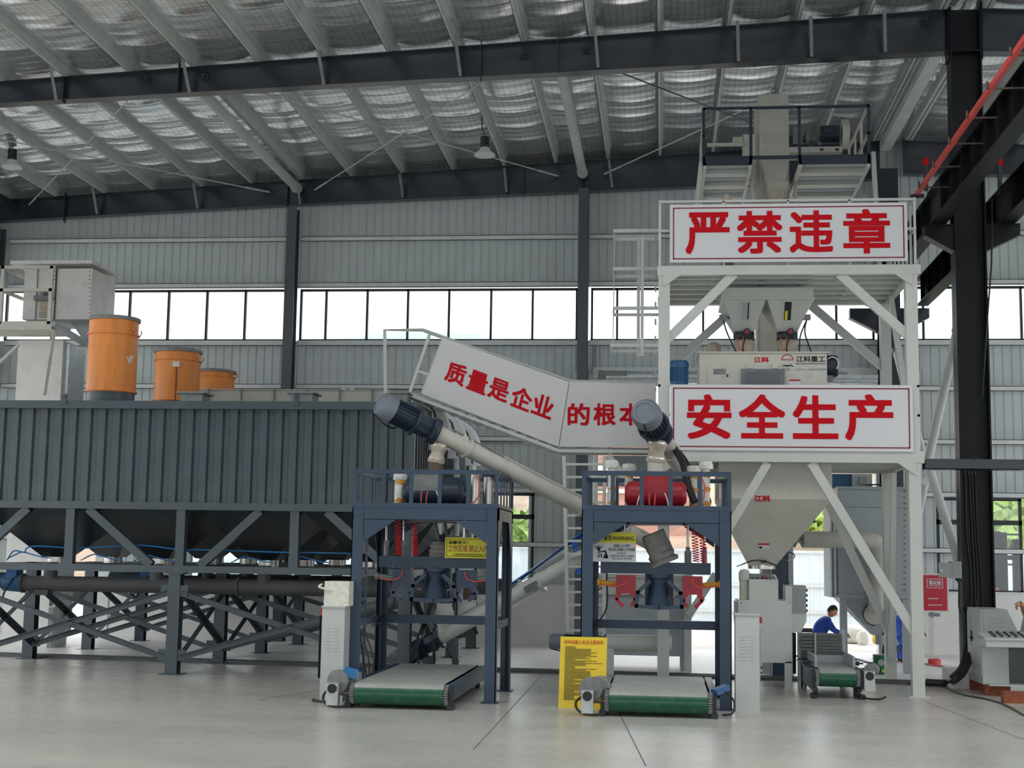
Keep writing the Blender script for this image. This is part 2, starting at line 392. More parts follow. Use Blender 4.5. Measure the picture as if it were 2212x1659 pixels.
while x < 9.8: inst('wall_sheet', me, wall, (x, YW+.035, ZT-.05)); x += SW
# closure beyond the sheets so that no sky leaks in over the wall
MB().box(XL, XR, YW+.10, YW+.22, ZH+.02, 10.9).build('wall_lining', 'panel', wall)
MB().box(XL, DOORX[0], YW+.10, YW+.16, ZLW+.05, ZS-.02).build('wall_lining', 'panel', wall)
MB().box(DOORX[1], XR, YW+.10, YW+.16, ZLW+.05, ZS-.02).build('wall_lining', 'panel', wall)
MB().box(DOORX[0], DOORX[1], YW+.10, YW+.16, ZD+.1, ZS-.02).build('wall_lining', 'panel', wall)
COLX = [-15.05, -8.2, -1.73, 11.3]
bays = [(XL, -15.15), (-14.9, -8.32), (-8.08, -1.85), (-1.6, 4.55), (4.95, 11.2), (11.4, XR)]
def girt(z, x0, x1, h=.11, d=.14):
    m = MB(); m.box(x0, x1, YW-d, YW, z+h/2-.012, z+h/2); m.box(x0, x1, YW-d, YW-d+.012, z-h/2, z+h/2)
    m.box(x0, x1, YW-d, YW-d+.03, z-h/2, z-h/2+.012); m.build('girt', 'girt', wall)
for x0, x1 in bays:
    girt(8.88, x0, x1); girt(ZH+.03, x0, x1); girt(ZS-.07, x0, x1, .13)
    if (x0, x1) == bays[3]: continue
    girt(5.55, x0, x1); girt(4.42, x0, x1); girt(ZLW+.06, x0, x1); girt(2.15, x0, x1)
for x in COLX:
    m = MB(); m.ibeam((x, YF-.02, 0), (x, YF-.02, 10.45+.0*x), .22, .30, .014, .018, up=(0, 1, 0))
    if x < 4: m.v = [(p[0], p[1], min(p[2], roof_z(x)-.62)) for p in m.v]
    m.build('wall_column', 'column_grey', wall)
m = MB(); m.ibeam((4.73, YF, 0), (4.73, YF, 10.2), .42, .42, .016, .02, up=(0, 1, 0)); m.build('wall_column', 'steel_dark', wall)
zc = 7.2
m = MB()
for s in (-1, 1):
    m.prism([(4.73+s*.2, YF-.12, zc), (4.73+s*.82, YF-.12, zc), (4.73+s*.82, YF-.12, zc-.2), (4.73+s*.2, YF-.12, zc-.52)], (0, .24, 0))
m.build('corbel', 'steel_dark', wall)
# ---- clerestory and lower windows
def window(n, xs, z0, z1, rails=(), mull=.045, frame='frame_dark', y=YW+.05):
    w = struct(f'window_{n}', ((xs[0]+xs[-1])/2, y, z0))
    m = MB(); m.box(xs[0], xs[-1], y-.03, y+.05, z1-.05, z1); m.box(xs[0], xs[-1], y-.03, y+.05, z0, z0+.035)
    m.box(xs[0], xs[0]+mull, y-.03, y+.05, z0, z1); m.box(xs[-1]-mull, xs[-1], y-.03, y+.05, z0, z1); m.build('window_frame', frame, w)
    for x in xs[1:-1]: MB().box(x-mull/2, x+mull/2, y-.03, y+.05, z0, z1).build('mullion', frame, w)
    for r in rails: MB().box(xs[0], xs[-1], y-.03, y+.05, r-.05, r+.05).build('transom', frame, w)
    for a, c in zip(xs[:-1], xs[1:]):
        MB().box(a+mull/2, c-mull/2, y, y+.012, z0+.03, z1-.04).build('window_pane', 'glass', w)
    return w
X6 = lambda px: WX(px, 680, YW)
window(1, [-15.0] + [X6(p) for p in (112, 195, 278, 362, 445, 528)] + [-8.3], ZS, ZH-.03)
window(2, [-8.1] + [X6(p) for p in (703, 792, 880, 969, 1060, 1150)] + [-1.87], ZS, ZH-.03)
window(3, [-1.58] + [X6(p) for p in (1333, 1426, 1519, 1614, 1710, 1807)] + [4.5], ZS, ZH-.03)
window(4, [4.95] + [X6(p) for p in (1995, 2088, 2207)] + [WX(2300, 680, YW), 11.2], ZS, ZH-.03)
for i, (a, c) in enumerate(LW):
    zt, zb = ZLW, ZM+.04
    zr = WZ(1120, 1116, YW)
    window(5+i, [a, (a+c)/2, c] if c-a > 1.2 else [a, c], zb, zt, rails=(zr,), mull=.06)
d2 = struct('door_2', ((DOOR2[0]+DOOR2[1])/2, YW, 0)); MB().box(DOOR2[0]-.3, DOOR2[0], YW-.03, YW+.2, 0, ZLW).box(DOOR2[1], DOOR2[1]+.3, YW-.03, YW+.2, 0, ZLW).build('door_frame', 'girt', d2)
# ---- roller door over the bay with its rolled curtain
rd = struct('door_1', ((DOORX[0]+DOORX[1])/2, YW-.1, ZD-.2), 'tall roller door opening, its galvanised curtain rolled up')
m = MB(); zc2 = WZ(1420, 815, 30.1)
m.lathe((DOORX[0]+.35, 30.1, zc2), (1, 0, 0), [(t*.5, .17+(.012 if t % 2 else 0)) for t in range(0, 11)], 14)
m.build('door_curtain', 'galv', rd)
for k in range(7):
    q = math.pi*(1.0+k/7.0); c = Vector((0, math.cos(q)*.19, math.sin(q)*.19))
    MB().beam(Vector((DOORX[0]+.35, 30.1, zc2))+c, Vector((DOORX[1]-.1, 30.1, zc2))+c, .075, .014, up=(0, c.y, c.z)).build('door_slat', 'galv', rd)
MB().cbox((DOORX[0]+.22, 30.0, zc2+.02), .16, .22, .2).cbox((DOORX[0]+.5, 29.88, zc2+.06), .5, .1, .1).build('door_motor', 'iron_grey', rd)
m = MB()
for xx in (DOORX[0], DOORX[1]): m.box(xx-.09, xx+.03, YW-.12, YW+.18, 0, ZD+.2)
m.box(DOORX[0], DOORX[1], YW-.05, YW+.18, ZD+.18, ZD+.38); m.build('door_frame', 'girt', rd)

# ---- roof: insulation foil, purlins, rafters, struts, rods
ceil = struct('ceiling', (0, YF, 10.5), 'sloped roof lined with crinkled silver foil insulation under a wire net')
PX = [-.05+1.135*k for k in range(-15, 5)]; PXR = [2*RIDGE-x for x in PX][::-1]
PXA = [x for x in PX if x < RIDGE-.1] + [RIDGE+.02] + [x for x in PXR if x > RIDGE+.1]
pd = .20
m = MB(); ny = 740; y0, y1 = 15.5, 30.5; nu = 6
rng = np.random.RandomState(3)
for a, c in zip(PXA[:-1], PXA[1:]):
    if a < -17.5 or c > 13: continue
    ph = rng.rand()*.35; am = .8+.5*rng.rand(ny+1); o = len(m.v); ws = rng.rand(8)*6.28
    for j in range(ny+1):
        y = y0 + (y1-y0)*j/ny
        for i in range(nu+1):
            u = i/nu; x = a+(c-a)*u; bow = 1-(2*u-1)**2
            q = (y + ph + .16*bow + .05*math.sin(1.3*y+ws[0])+.02*math.sin(9*u+ws[3]))/.98; t = abs(q % 1.0-.5)*.98
            q2 = (y*2.07 + ph + .2*bow + .08*math.sin(2.3*y+ws[4]))/.98; t2 = abs(q2 % 1.0-.5)*.47
            f = .016*(1-math.cos(6.2832*q))*.5
            z = roof_z(x)+pd - .03 - .06*bow - f*(.4+.6*bow) - (.026*math.exp(-(t/.085)**2)+.006*math.exp(-(t2/.05)**2)*(1+math.sin(3*y+ws[5])))*(.25+.75*bow) + .006*math.sin(7*y+5*u+ws[1])*math.sin(11*y-3*u+ws[2])
            m.v.append((x, y, z))
    for j in range(ny):
        for i in range(nu):
            p = o+j*(nu+1)+i; m.f.append((p, p+1, p+nu+2, p+nu+1)); m.mi.append(0)
m.build('insulation_foil', 'foil', ceil, fix=False, angle=1.2)
ROOF_GAP0, ROOF_GAP1 = 9.0, 15.5                    # roof gap added above the viewer to brighten the floor, outside the picture
for ya, yb in ((YB, ROOF_GAP0), (ROOF_GAP1, YW+.3)):
    m = MB(); q = [(XL-.5, roof_z(XL)+.24), (RIDGE, roof_z(RIDGE)+.24), (XR+4, roof_z(XR+4)+.24), (XR+4, roof_z(XR+4)+.30), (RIDGE, roof_z(RIDGE)+.30), (XL-.5, roof_z(XL)+.30)]
    m.prism([(x, ya, z) for x, z in q], (0, yb-ya, 0)); m.build('roof_sheet', 'panel', ceil)
def purlin(x):
    z = roof_z(x); m = MB(); ya, yb = 15.5, YF+.3; s = -1 if x < RIDGE else 1
    m.box(x-.005, x+.005, ya, yb, z, z+pd); m.box(*sorted((x, x+s*.07)), ya, yb, z, z+.008); m.box(*sorted((x, x-s*.07)), ya, yb, z+pd-.008, z+pd)
    m.box(*sorted((x+s*.062, x+s*.07)), ya, yb, z, z+.022)
    m.build('purlin', 'purlin', ceil)
for x in PXA:
    if -17 < x < 13 and abs(x-RIDGE) > .1: purlin(x)
purlin(RIDGE-.28); purlin(RIDGE+.28)
# purlin net wires over the foil are in its texture; cleats at the rafters
def rafter(Y, top, bot, tw, xr, mirror=True):
    m = MB()
    def seg(p, q, pb, qb):
        m.prism([(p[0], Y-.006, p[1]), (q[0], Y-.006, q[1]), (q[0], Y-.006, qb[1]), (p[0], Y-.006, pb[1])], (0, .012, 0))
    n = len(top)
    for i in range(n-1): seg(top[i], top[i+1], bot[i], bot[i+1])
    for a in (top, bot):
        for i in range(n-1): m.beam((a[i][0], Y, a[i][1]), (a[i+1][0], Y, a[i+1][1]), tw, .016)
    return m.build('rafter', 'steel_dark', ceil)
def zline(pts, Y): return [(W(px, py, Y).x, W(px, py, Y).z) for px, py in pts]
def rel(line, xs):
    X_, Z_ = zip(*line)
    def f(x):
        if x <= X_[0]: return Z_[0]+(x-X_[0])*(Z_[1]-Z_[0])/(X_[1]-X_[0])
        if x >= X_[-1]: return Z_[-1]+(x-X_[-1])*(Z_[-1]-Z_[-2])/(X_[-1]-X_[-2])
        return float(np.interp(x, X_, Z_))
    return [(x, f(x)) for x in xs]
xs = [-20, -16, -12, -8.5, -5.4, -2.7, 0, 2.3, 4.6]
bn = rel(zline([(0, 227), (740, 185), (1420, 149), (2045, 115)], YN), xs)
tn = [(x, roof_z(x)-.0) for x in xs]
r1 = rafter(YN, tn, bn, .24, 4.6)
xs2 = [5.08, 8, 12, 16, 22]
rafter(YN, [(x, roof_z(x)) for x in xs2], [(x, roof_z(x)-.72+.03*(x-5)) for x in xs2], .24, 0)
bf = rel(zline([(20, 478), (636, 443), (1440, 407)], YF), xs)
r2 = rafter(YF, [(x, roof_z(x)) for x in xs], bf, .22, 4.5)
rafter(YF, [(x, roof_z(x)) for x in xs2], [(x, roof_z(x)-.72+.03*(x-5)) for x in xs2], .22, 0)
r3 = rafter(YN-7.4, tn, bn, .24, 4.6)       # next frame towards the viewer, above the picture
for pa, pb, par, Y in [((105, 132), (120, 217), r1, YN), ((390, 115), (407, 200), r1, YN), ((683, 97), (697, 183), r1, YN), ((980, 77), (992, 165), r1, YN), ((1281, 50), (1289, 146), r1, YN), ((1590, 45), (1592, 132), r1, YN), ((1748, 35), (1750, 122), r1, YN), ((1907, 20), (1909, 112), r1, YN),
                       ((197, 397), (208, 462), r2, YF), ((416, 395), (425, 450), r2, YF), ((640, 385), (646, 440), r2, YF), ((861, 375), (868, 426), r2, YF), ((1087, 362), (1092, 414), r2, YF), ((1313, 345), (1320, 405), r2, YF)]:
    MB().angle(W(*pa, Y-.42), W(*pb, Y-.13), .05, .008, up=(0, 1, 0)).build('fly_brace', 'iron_grey', par)
def stiff(px, y0, y1, par, Y, w=.2):
    a, c = W(px, y0, Y-.08), W(px, y1, Y-.08)
    m = MB().beam((a.x, Y-.06, a.z), (a.x, Y-.06, c.z), .014, .12, up=(0, 1, 0)); m.build('end_plate', 'steel_dark', par)
for p in ((388, 130, 200), (1040, 88, 176), (1206, 88, 160), (140, 160, 222)): stiff(*p, r1, YN)
for p in ((142, 416, 480), (622, 398, 446), (1132, 358, 425), (1258, 356, 412)): stiff(*p, r2, YF)
for px, py in ((318, 173), (443, 166), (1132, 120), (1265, 109), (1997, 47)):
    c = W(px, py, YN-.03); MB().cbox(c, .12, .02, .1).cyl(c-Vector((0, .03, 0)), c-Vector((0, .10, 0)), .028).build('rod_anchor', 'frame_dark', r1)
for px0, py0, px1, py1 in ((1215, 166, 1258, 372), (436, 213, 640, 405), (-190, 330, 22, 440)):
    e = W(px1, py1, YF-.2); MB().cyl((e.x, YN, e.z+.0), (e.x, YF-.1, e.z), .10).cyl((e.x, YF-.24, e.z), (e.x, YF-.1, e.z), .12).build('strut_pipe', 'steel_dark' if px0 < 0 else 'purlin', ceil)
e = W(1915, 320, YF-.2); MB().box(e.x-.11, e.x+.11, YN, YF, e.z, e.z+.16).build('ridge_strut', 'purlin', ceil)
def rod(a, b, r=.013, mm='purlin'):
    MB().cyl(a, b, r, n=6).cyl(a+(b-a)*.93, b, r*1.6, n=6).build('tie_rod', mm, ceil)
rod(W(318, 173, YN), W(63, 442, YF-.1)); rod(W(443, 166, YN), W(1205, 380, YF-.1)); rod(W(-330, 236, YN), W(582, 415, YF-.1))
rod(W(1132, 120, YN), W(680, 410, YF-.1)); rod(W(1270, 130, YN), W(1900, 372, YF-.1), .013, 'steel_dark'); rod(W(1985, 64, YN), W(1305, 376, YF-.1))
# ---- middle column carrying two crane girders
colm = thing('steel_column', 'tall dark steel column carrying the two crane girders', 'column', (4.84, YN, 0))
m = MB(); ca, cb = 4.60, 5.09
m.box(ca, ca+.025, YN-.17, YN+.17, 0, 10.85); m.box(cb-.025, cb, YN-.17, YN+.17, 0, 10.85); m.box(ca, cb, YN-.03, YN-.005, 0, 10.85); m.build('shaft', 'steel_shaded', colm)
m = MB(); zt = WZ(2060, 489, YN); zb = WZ(2060, 546, YN)
for s, x0, x1 in ((-1, ca, WX(1995, 500, YN)), (1, cb, WX(2200, 500, YN))):
    m.prism([(x0, YN-.12, zt), (x1, YN-.12, zt), (x1, YN-.12, zt-.17), (x0, YN-.12, zb)], (0, .24, 0)); m.box(min(x0, x1), max(x0, x1), YN-.15, YN+.15, zt-.015, zt+.005)
m.build('corbel', 'steel_shaded', colm)
MB().box(ca-.02, cb+.02, YN-.18, YN+.18, roof_z(4.84)-.75, roof_z(4.84)-.72).box(ca-.03, ca, YN-.14, YN+.14, roof_z(4.6)-.85, roof_z(4.6)+.1).box(cb, cb+.03, YN-.14, YN+.14, roof_z(4.6)-.85, roof_z(4.6)+.1).build('cap_plate', 'steel_shaded', colm)
m = MB()
for k, (x, r) in enumerate(((4.70, .012), (4.76, .016), (4.80, .012), (4.86, .014))):
    m.tube(curve_pts([(x, YN-.05, 3.4), (x+.03*math.sin(k), YN-.06, 2.4), (x+.05, YN-.05, 1.6), (x+.08*(k % 2), YN-.06, .25)]), r)
m.build('cable', 'cable', colm)

MB().box(ca-.24, cb+.1, YN-.3, YN+.35, 0, .28).build('plinth', 'masonry', colm)
def girder(xc, z0, z1, ya, yb, label, stif):
    g = thing('crane_girder', label, 'girder', (xc, (ya+yb)/2, z0))
    MB().ibeam((xc, ya, (z0+z1)/2), (xc, yb, (z0+z1)/2), .25, z1-z0, .014, .02).build('beam', 'steel_shaded', g)
    for y in stif:
        MB().box(xc-.115, xc-.01, y-.006, y+.006, z0+.02, z1-.02).build('stiffener', 'steel_shaded', g)
    return g
zg0 = zt+.01; zg1 = WZ(1999, 415, YN)
gx = 4.355
girder(gx, zg0, zg1, 8.0, 22.95, 'dark crane girder left of the central column, carrying a red conductor rail', [21.9-.76*k for k in range(12)])
girder(gx+.02, zg0, zg1, 23.0, 30.2, 'dark crane girder reaching from the central column back to the wall', [23.6+.76*k for k in range(9)])
girder(5.42, zg0, zg1, 8.0, 22.95, 'dark crane girder right of the central column', [21.9-.76*k for k in range(12)])
girder(5.42, zg0, zg1, 23.0, 30.2, 'dark crane girder behind the central column at far right', [23.6+.76*k for k in range(9)])
cr = thing('conductor_rail', 'red conductor rail running along the crane girder', 'rail', (4.0, 18, 7.8))
p0 = W(1980, 420, 22.1); MB().beam(p0, (p0.x, 8, p0.z), .055, .07).build('rail', 'red_pipe', cr)
for k in range(10):
    y = 21.6-1.15*k; MB().beam((p0.x-.05, y, p0.z-.02), (gx-.02, y, p0.z-.02), .02, .02).cyl((p0.x-.05, y, p0.z-.02), (p0.x-.05, y, p0.z+.07), .016).build('bracket', 'rust', cr)
MB().cbox(p0-Vector((0, .05, .04)), .2, .08, .05).build('end_clamp', 'dark_metal', cr)
for px, x in ((2000, 0), (2160, 1)):
    pt, pb = W(px, 350, YN-.25), W(px, 412 if x == 0 else 418, YN-.25)
    s = thing('crane_stop', 'red tipped crane end stop post ' + ('beside the conductor rail' if x == 0 else 'on the right crane girder'), 'post', pb)
    MB().cbox((pb+pt)/2, .06, .05, (pt-pb).z).build('post', 'dark_metal', s); MB().cbox(pt, .075, .06, .11).build('bumper', 'red_print', s)
# round bracing pipes in line with the columns
for lab, a, c in (('grey bracing pipe rising to the central column', W(2004, 1000, 24.6), W(2070, 705, 23.05)), ('grey bracing pipe running down to the foot of the central column', W(2010, 1020, 24.5), W(2078, 1232, 23.1)),
                  ('grey bracing pipe leaning from the far column behind the tower', W(2000, 1010, 24.7), W(1936, 760, 28.9)), ('grey bracing pipe sloping behind the tower to the far column foot', W(1998, 1040, 24.9), W(1945, 1300, 28.8))):
    t = thing('bracing_pipe', lab, 'pipe', a); MB().cyl(a, c, .075, n=12).build('tube', 'girt', t)
    MB().cyl(c-(c-a).normalized()*.1, c+(c-a).normalized()*.05, .09, n=12).build('end_cap', 'iron_grey', t)
# ---- side walls of the hall (outside the picture; left open low down to add side light)
XW = -15.7                                # left side wall, open below along the hall
wl = struct('wall_left', (XW, 10, 0)); wr = struct('wall_right', (XR, 10, 0))
MB().box(XW-.1, XW+.1, 2, YW, 5.6, 6.6).build('sheeting', 'panel', wl); MB().box(XW-.1, XW+.1, YB, YW, 7.8, 11).build('sheeting', 'panel', wl); MB().box(XW-.1, XW+.1, YB, 2, 0, 6.6).build('sheeting', 'panel', wl)
MB().box(XR-.1, XR+.1, 2, YW, 5.6, 6.6).build('sheeting', 'panel', wr); MB().box(XR-.1, XR+.1, YB, YW, 7.8, 11).build('sheeting', 'panel', wr); MB().box(XR-.1, XR+.1, YB, 2, 0, 6.6).build('sheeting', 'panel', wr)
wf = struct('wall_front', (0, YB, 0)); MB().box(XL, XR, YB-.1, YB, 4.6, 11.6).build('sheeting', 'panel', wf)
# ---- high-bay lamps
def lamp(px, py, Y, label):
    c = W(px, py, Y); t = thing('high_bay_lamp', label, 'lamp', c)
    MB().lathe(c, (0, 0, 1), [(0, .215), (.0, .21), (.02, .205), (.10, .11), (.155, .085)], 24, caps=False).build('shade', 'lamp_shade', t)
    MB().lathe(c+Vector((0, 0, .012)), (0, 0, 1), [(0, .19), (.006, .19)], 20).build('diffuser', 'sign_white', t)
    m = MB().lathe(c+Vector((0, 0, .15)), (0, 0, 1), [(0, .08), (.05, .095), (.055, .075), (.09, .095), (.095, .075), (.13, .095), (.135, .075), (.17, .09), (.22, .085), (.23, .03)], 18); m.build('housing', 'lamp_black', t)
    MB().tube([c+Vector((0, 0, .37)), c+Vector((-.02, 0, .45)), c+Vector((-.06, 0, .52)), (c.x-.07, c.y, roof_z(c.x)+.05)], .012).build('hook', 'lamp_black', t)
lamp(1047, 336, 26.6, 'round high bay lamp hanging over the middle of the hall')
lamp(25, 362, 26.6, 'round high bay lamp hanging above the white elevator casing')

# ================================================================== OUTSIDE
MB().box(-60, 70, YW+.25, 120, -.25, -.02).build('ground', 'ground_out', kind='structure', label='sunlit pale concrete yard outside the hall')
fy = 44.0; fz = WZ(1745, 1190, fy)
fence = thing('site_fence', 'white corrugated sheet fence standing across the yard outside', 'fence', (0, fy, 0))
fm = MB(); pr = []
for k in range(4): o = k*.3; pr += [(o, 0), (o+.24, 0), (o+.255, -.03), (o+.285, -.03)]
pr.append((1.2, 0)); nn = len(pr)
fm.add([(x, y, 0) for x, y in pr]+[(x, y, fz) for x, y in pr], [(i, i+1, nn+i+1, nn+i) for i in range(nn-1)])
fme = fm.mesh('fence_sheet', 'fence', fix=False, angle=.2)
for k in range(-14, 16): inst('fence_sheet', fme, fence, (k*1.2, fy, 0))
for z in (.35, fz*.52, fz-.03): MB().box(-17, 19, fy-.07, fy-.03, z-.04, z+.04).build('fence_rail', 'girt', fence)
# hillside of cut red soil with green terraces
m = MB(); rr = np.random.RandomState(5); nx, nyy = 70, 26; o = 0
for j in range(nyy):
    for i in range(nx):
        x = -45+1.5*i; y = 50+2.2*j
        ter = [0.0, 1.2, 2.4, 3.1, 3.3, 4.4, 5.5, 6.3, 6.6, 7.4, 8.6, 9.4, 9.8, 10.6, 11.6][min(14, j//2)]
        m.v.append((x, y+rr.rand()*.8, ter + .35*rr.rand() + .4*math.sin(x*.21)+(1.2 if j > 20 else 0)))
for j in range(nyy-1):
    for i in range(nx-1):
        p = j*nx+i; m.f.append((p, p+1, p+nx+1, p+nx)); m.mi.append(0)
m.build('hillside', 'soil', kind='structure', label='terraced red soil hillside with patches of green beyond the fence', fix=False)
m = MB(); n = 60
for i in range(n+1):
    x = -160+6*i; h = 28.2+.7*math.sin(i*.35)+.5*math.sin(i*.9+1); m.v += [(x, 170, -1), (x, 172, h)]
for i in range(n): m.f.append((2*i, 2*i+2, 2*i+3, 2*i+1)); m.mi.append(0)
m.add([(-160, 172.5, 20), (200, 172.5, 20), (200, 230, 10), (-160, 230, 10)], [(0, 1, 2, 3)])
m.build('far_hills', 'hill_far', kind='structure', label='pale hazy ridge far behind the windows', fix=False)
def bush(c, r, label, cat='tree', tall=1.0, n=700, seed=1):
    t = thing('leafy_tree' if cat == 'tree' else 'green_bush', label, cat, c); rr = np.random.RandomState(seed)
    MB().cyl(c, Vector(c)+Vector((0, 0, r*tall)), r*.07, r*.04).build('trunk', 'trunk', t)
    m = MB()
    for _ in range(n):
        d = rr.normal(size=3); d /= np.linalg.norm(d); q = r*(.55+.45*rr.rand())
        p = np.array(c)+np.array([0, 0, r*tall*1.05]) + d*q*np.array([1, .8, tall*.9])
        u = rr.normal(size=3); u /= np.linalg.norm(u); v = np.cross(u, d); v /= np.linalg.norm(v)+1e-9; s = r*.13
        m.add([p-u*s, p-v*s*.6, p+u*s, p+v*s*.6], [(0, 1, 2, 3)])
    m.build('foliage', 'leaf', t, kind='stuff', fix=False)
g = W(1125, 1190, 52); bush((g.x, 52, g.z-1.6), 2.3, 'bright green bushes growing on the soil bank outside the small window', 'bush', .7, seed=2)
g = W(2172, 1185, 52); bush((g.x, 52, g.z-2.2), 2.7, 'bright green tree outside the right hand window', 'tree', .9, seed=4)
g = W(1752, 1120, 58); bush((g.x, 58, g.z-.9), 1.5, 'small green shrub on the terraced hillside above the fence', 'bush', .6, seed=6)
# brick house seen through the tall door
hy = 62; hx0, hx1 = WX(1268, 1060, hy), WX(1500, 1060, hy); hz = WZ(1380, 960, hy)
h = thing('brick_house', 'salmon brick house with white bands seen through the tall door opening', 'house', ((hx0+hx1)/2, hy+3, 0))
MB().box(hx0, hx1, hy, hy+6, 0, hz).build('wall', 'house_brick', h)
for y0_, y1_ in ((1017, 1006), (1066, 1057)): MB().box(hx0-.05, hx1+.05, hy-.08, hy, WZ(1380, y0_, hy), WZ(1380, y1_, hy)).build('band', 'house_band', h)
MB().box(hx0-.4, hx1+.4, hy-.4, hy+6.4, hz, hz+.25).build('roof', 'house_band', h)
for px in (1300, 1345, 1465):
    xx = WX(px, 1040, hy); MB().box(xx-.35, xx+.35, hy-.04, hy, WZ(px, 1050, hy), WZ(px, 1024, hy)).build('window', 'frame_dark', h)
# ================================================================== STORAGE SILO (left)
YS = 21.6; SXR = -3.83; SXL = -11.05; SYB = 29.0
zt0, zt1 = WZ(450, 884, YS), WZ(450, 867, YS)
zl0, zl1 = WZ(450, 1102, YS), WZ(450, 1086, YS)
zc0, zc1 = WZ(450, 1238, YS), WZ(450, 1223, YS)
silo = thing('storage_silo', 'long slate grey ribbed steel silo block on braced legs', 'silo', (-8.2, 25.2, 0))
# ribbed front sheets
pit = .24; shw = pit*4
def rib_mesh(h, name):
    pr = []
    for k in range(4):
        o = k*pit; pr += [(o, 0), (o+.115, 0), (o+.14, .045), (o+.215, .045)]
    pr.append((shw, 0)); n = len(pr); m = MB()
    m.add([(x, y, 0) for x, y in pr]+[(x, y, h) for x, y in pr], [(i, i+1, n+i+1, n+i) for i in range(n-1)])
    return m.mesh(name, 'silo', fix=False, angle=.15)
rme = rib_mesh(zt0-zl1, 'ribbed_sheet')
x = SXR-.07-shw
while x > SXL-.45: inst('ribbed_sheet', rme, silo, (x, YS+.03, zl1)); x -= shw
y = YS+.1
while y < SYB-.2: MB().box(SXR-.06, SXR-.05, y, y+shw-.01, zl1, zt0).build('side_sheet', 'film', silo); y += shw
y = YS+.16
while y < SYB-.1: MB().box(SXR-.05, SXR-.018, y-.022, y+.022, zl1, zt0).build('side_rib', 'silo_hop', silo); y += .24
MB().box(SXR-.09, SXR+.0, YS, YS+.09, zl1, zt0).build('corner_post', 'silo', silo)
MB().box(SXL, SXL+.03, YS+.05, SYB, zl1, zt0).build('end_sheet', 'silo', silo)
MB().box(SXL, SXR-.1, YS+.12, SYB, zt0-.06, zt0-.02).build('roof_plate', 'silo', silo)
MB().box(SXL, SXR-.1, SYB-.1, SYB, zl1, zt0).build('back_sheet', 'silo', silo)
m = MB().box(SXL, SXR+.02, YS-.06, YS+.08, zt0, zt1).box(SXR-.1, SXR+.03, YS+.08, SYB, zt0, zt1); m.build('top_rim', 'silo', silo)
m = MB().box(SXL, SXR+.02, YS-.05, YS+.11, zl0, zl1).box(SXR-.12, SXR+.03, YS+.11, SYB, zl0, zl1); m.build('bottom_rim', 'silo', silo)
for px in (139, 641): c = W(px, 862, YS-.07); MB().cbox(c, .085, .03, .17).cyl(c+Vector((0, -.01, .03)), c+Vector((0, -.03, .03)), .018, n=8).build('lifting_lug', 'silo', silo)
ROWY = [YS+.05, 24.0, 26.55, 29.3]; LEGX = [-10.95, -7.55, -3.92]
# truss chords, posts and diagonals of each leg row
for r, y in enumerate(ROWY):
    MB().box(SXL, SXR+.03, y-.09, y+.09, zc0, zc1).build('lower_chord', 'silo', silo)
    px_ = [-10.97, -9.30, -7.50, -5.68, -3.9]
    if r in (0, 3):
        for xx in px_: MB().box(xx-.07, xx+.07, y-.07, y+.07, zc1, zl0).build('truss_post', 'silo', silo)
        for (xa, xb) in ((WX(190, 1103, YS), WX(325, 1222, YS)), (WX(562, 1103, YS), WX(430, 1222, YS)), (WX(60, 1103, YS), WX(-70, 1222, YS)), (WX(706, 1103, YS), WX(840, 1222, YS))):
            MB().beam((xa, y, zl0), (xb, y, zc1), .13, .12, up=(0, 1, 0)).build('truss_diagonal', 'silo', silo)
    for xx in LEGX:
        lg = MB().ibeam((xx, y, .012), (xx, y, zc0), .19, .19, .012, .016, up=(0, 1, 0)); l = lg.build('leg', 'silo', silo)
        MB().box(xx-.17, xx+.17, y-.17, y+.17, 0, .014).build('base_plate', 'silo', l); MB().box(xx-.15, xx+.15, y-.13, y+.13, zc0-.02, zc0).build('cap_plate', 'silo', l)
for xx in LEGX: MB().box(xx-.08, xx+.08, YS, SYB, zc0+.005, zc1-.005).build('cross_beam', 'silo', silo)
# X bracing between the legs along each row, and across the rows
def brace(a, c): 
    a, c = Vector(a), Vector(c); d = (c-a).normalized()
    MB().angle(a, c, .085, .008, up=(0, -1, .01) if abs(d.x) > abs(d.y) else (1, 0, .01)).build('brace', 'silo', silo)
for r, y in enumerate(ROWY):
    for xa, xb in zip(LEGX[:-1], LEGX[1:]):
        za, zb2 = .30, 1.28; yy = y-.11
        brace((xa+.12, yy, za), (xb-.12, yy, zb2)); brace((xa+.12, yy+.03, zb2), (xb-.12, yy+.03, za))
        for xx, zz in ((xa+.13, za), (xa+.13, zb2), (xb-.13, za), (xb-.13, zb2)): MB().cbox((xx, yy+.04, zz), .17, .014, .17).build('gusset', 'silo', silo)
for ya, yb in zip(ROWY[:-1], ROWY[1:]):
    for xx in LEGX: brace((xx+.1, ya+.1, .3), (xx+.1, yb-.1, 1.25)); brace((xx+.13, ya+.1, 1.25), (xx+.13, yb-.1, .3))
# hopper bottoms with outlet collars: five across, three deep
BX = [-10.02, -8.22, -6.42, -4.70]; BY = [22.85, 25.25, 27.8]
for by in BY:
    for bx in BX:
        hp = MB().frustum((bx, by, zl0+.02), 1.78, 2.40, (bx, by, zc1+.10), .36, .40).build('hopper', 'silo_hop', silo)
        MB().cyl((bx, by, zc1-.02), (bx, by, zc1+.11), .17, n=16).build('collar', 'stainless', hp)
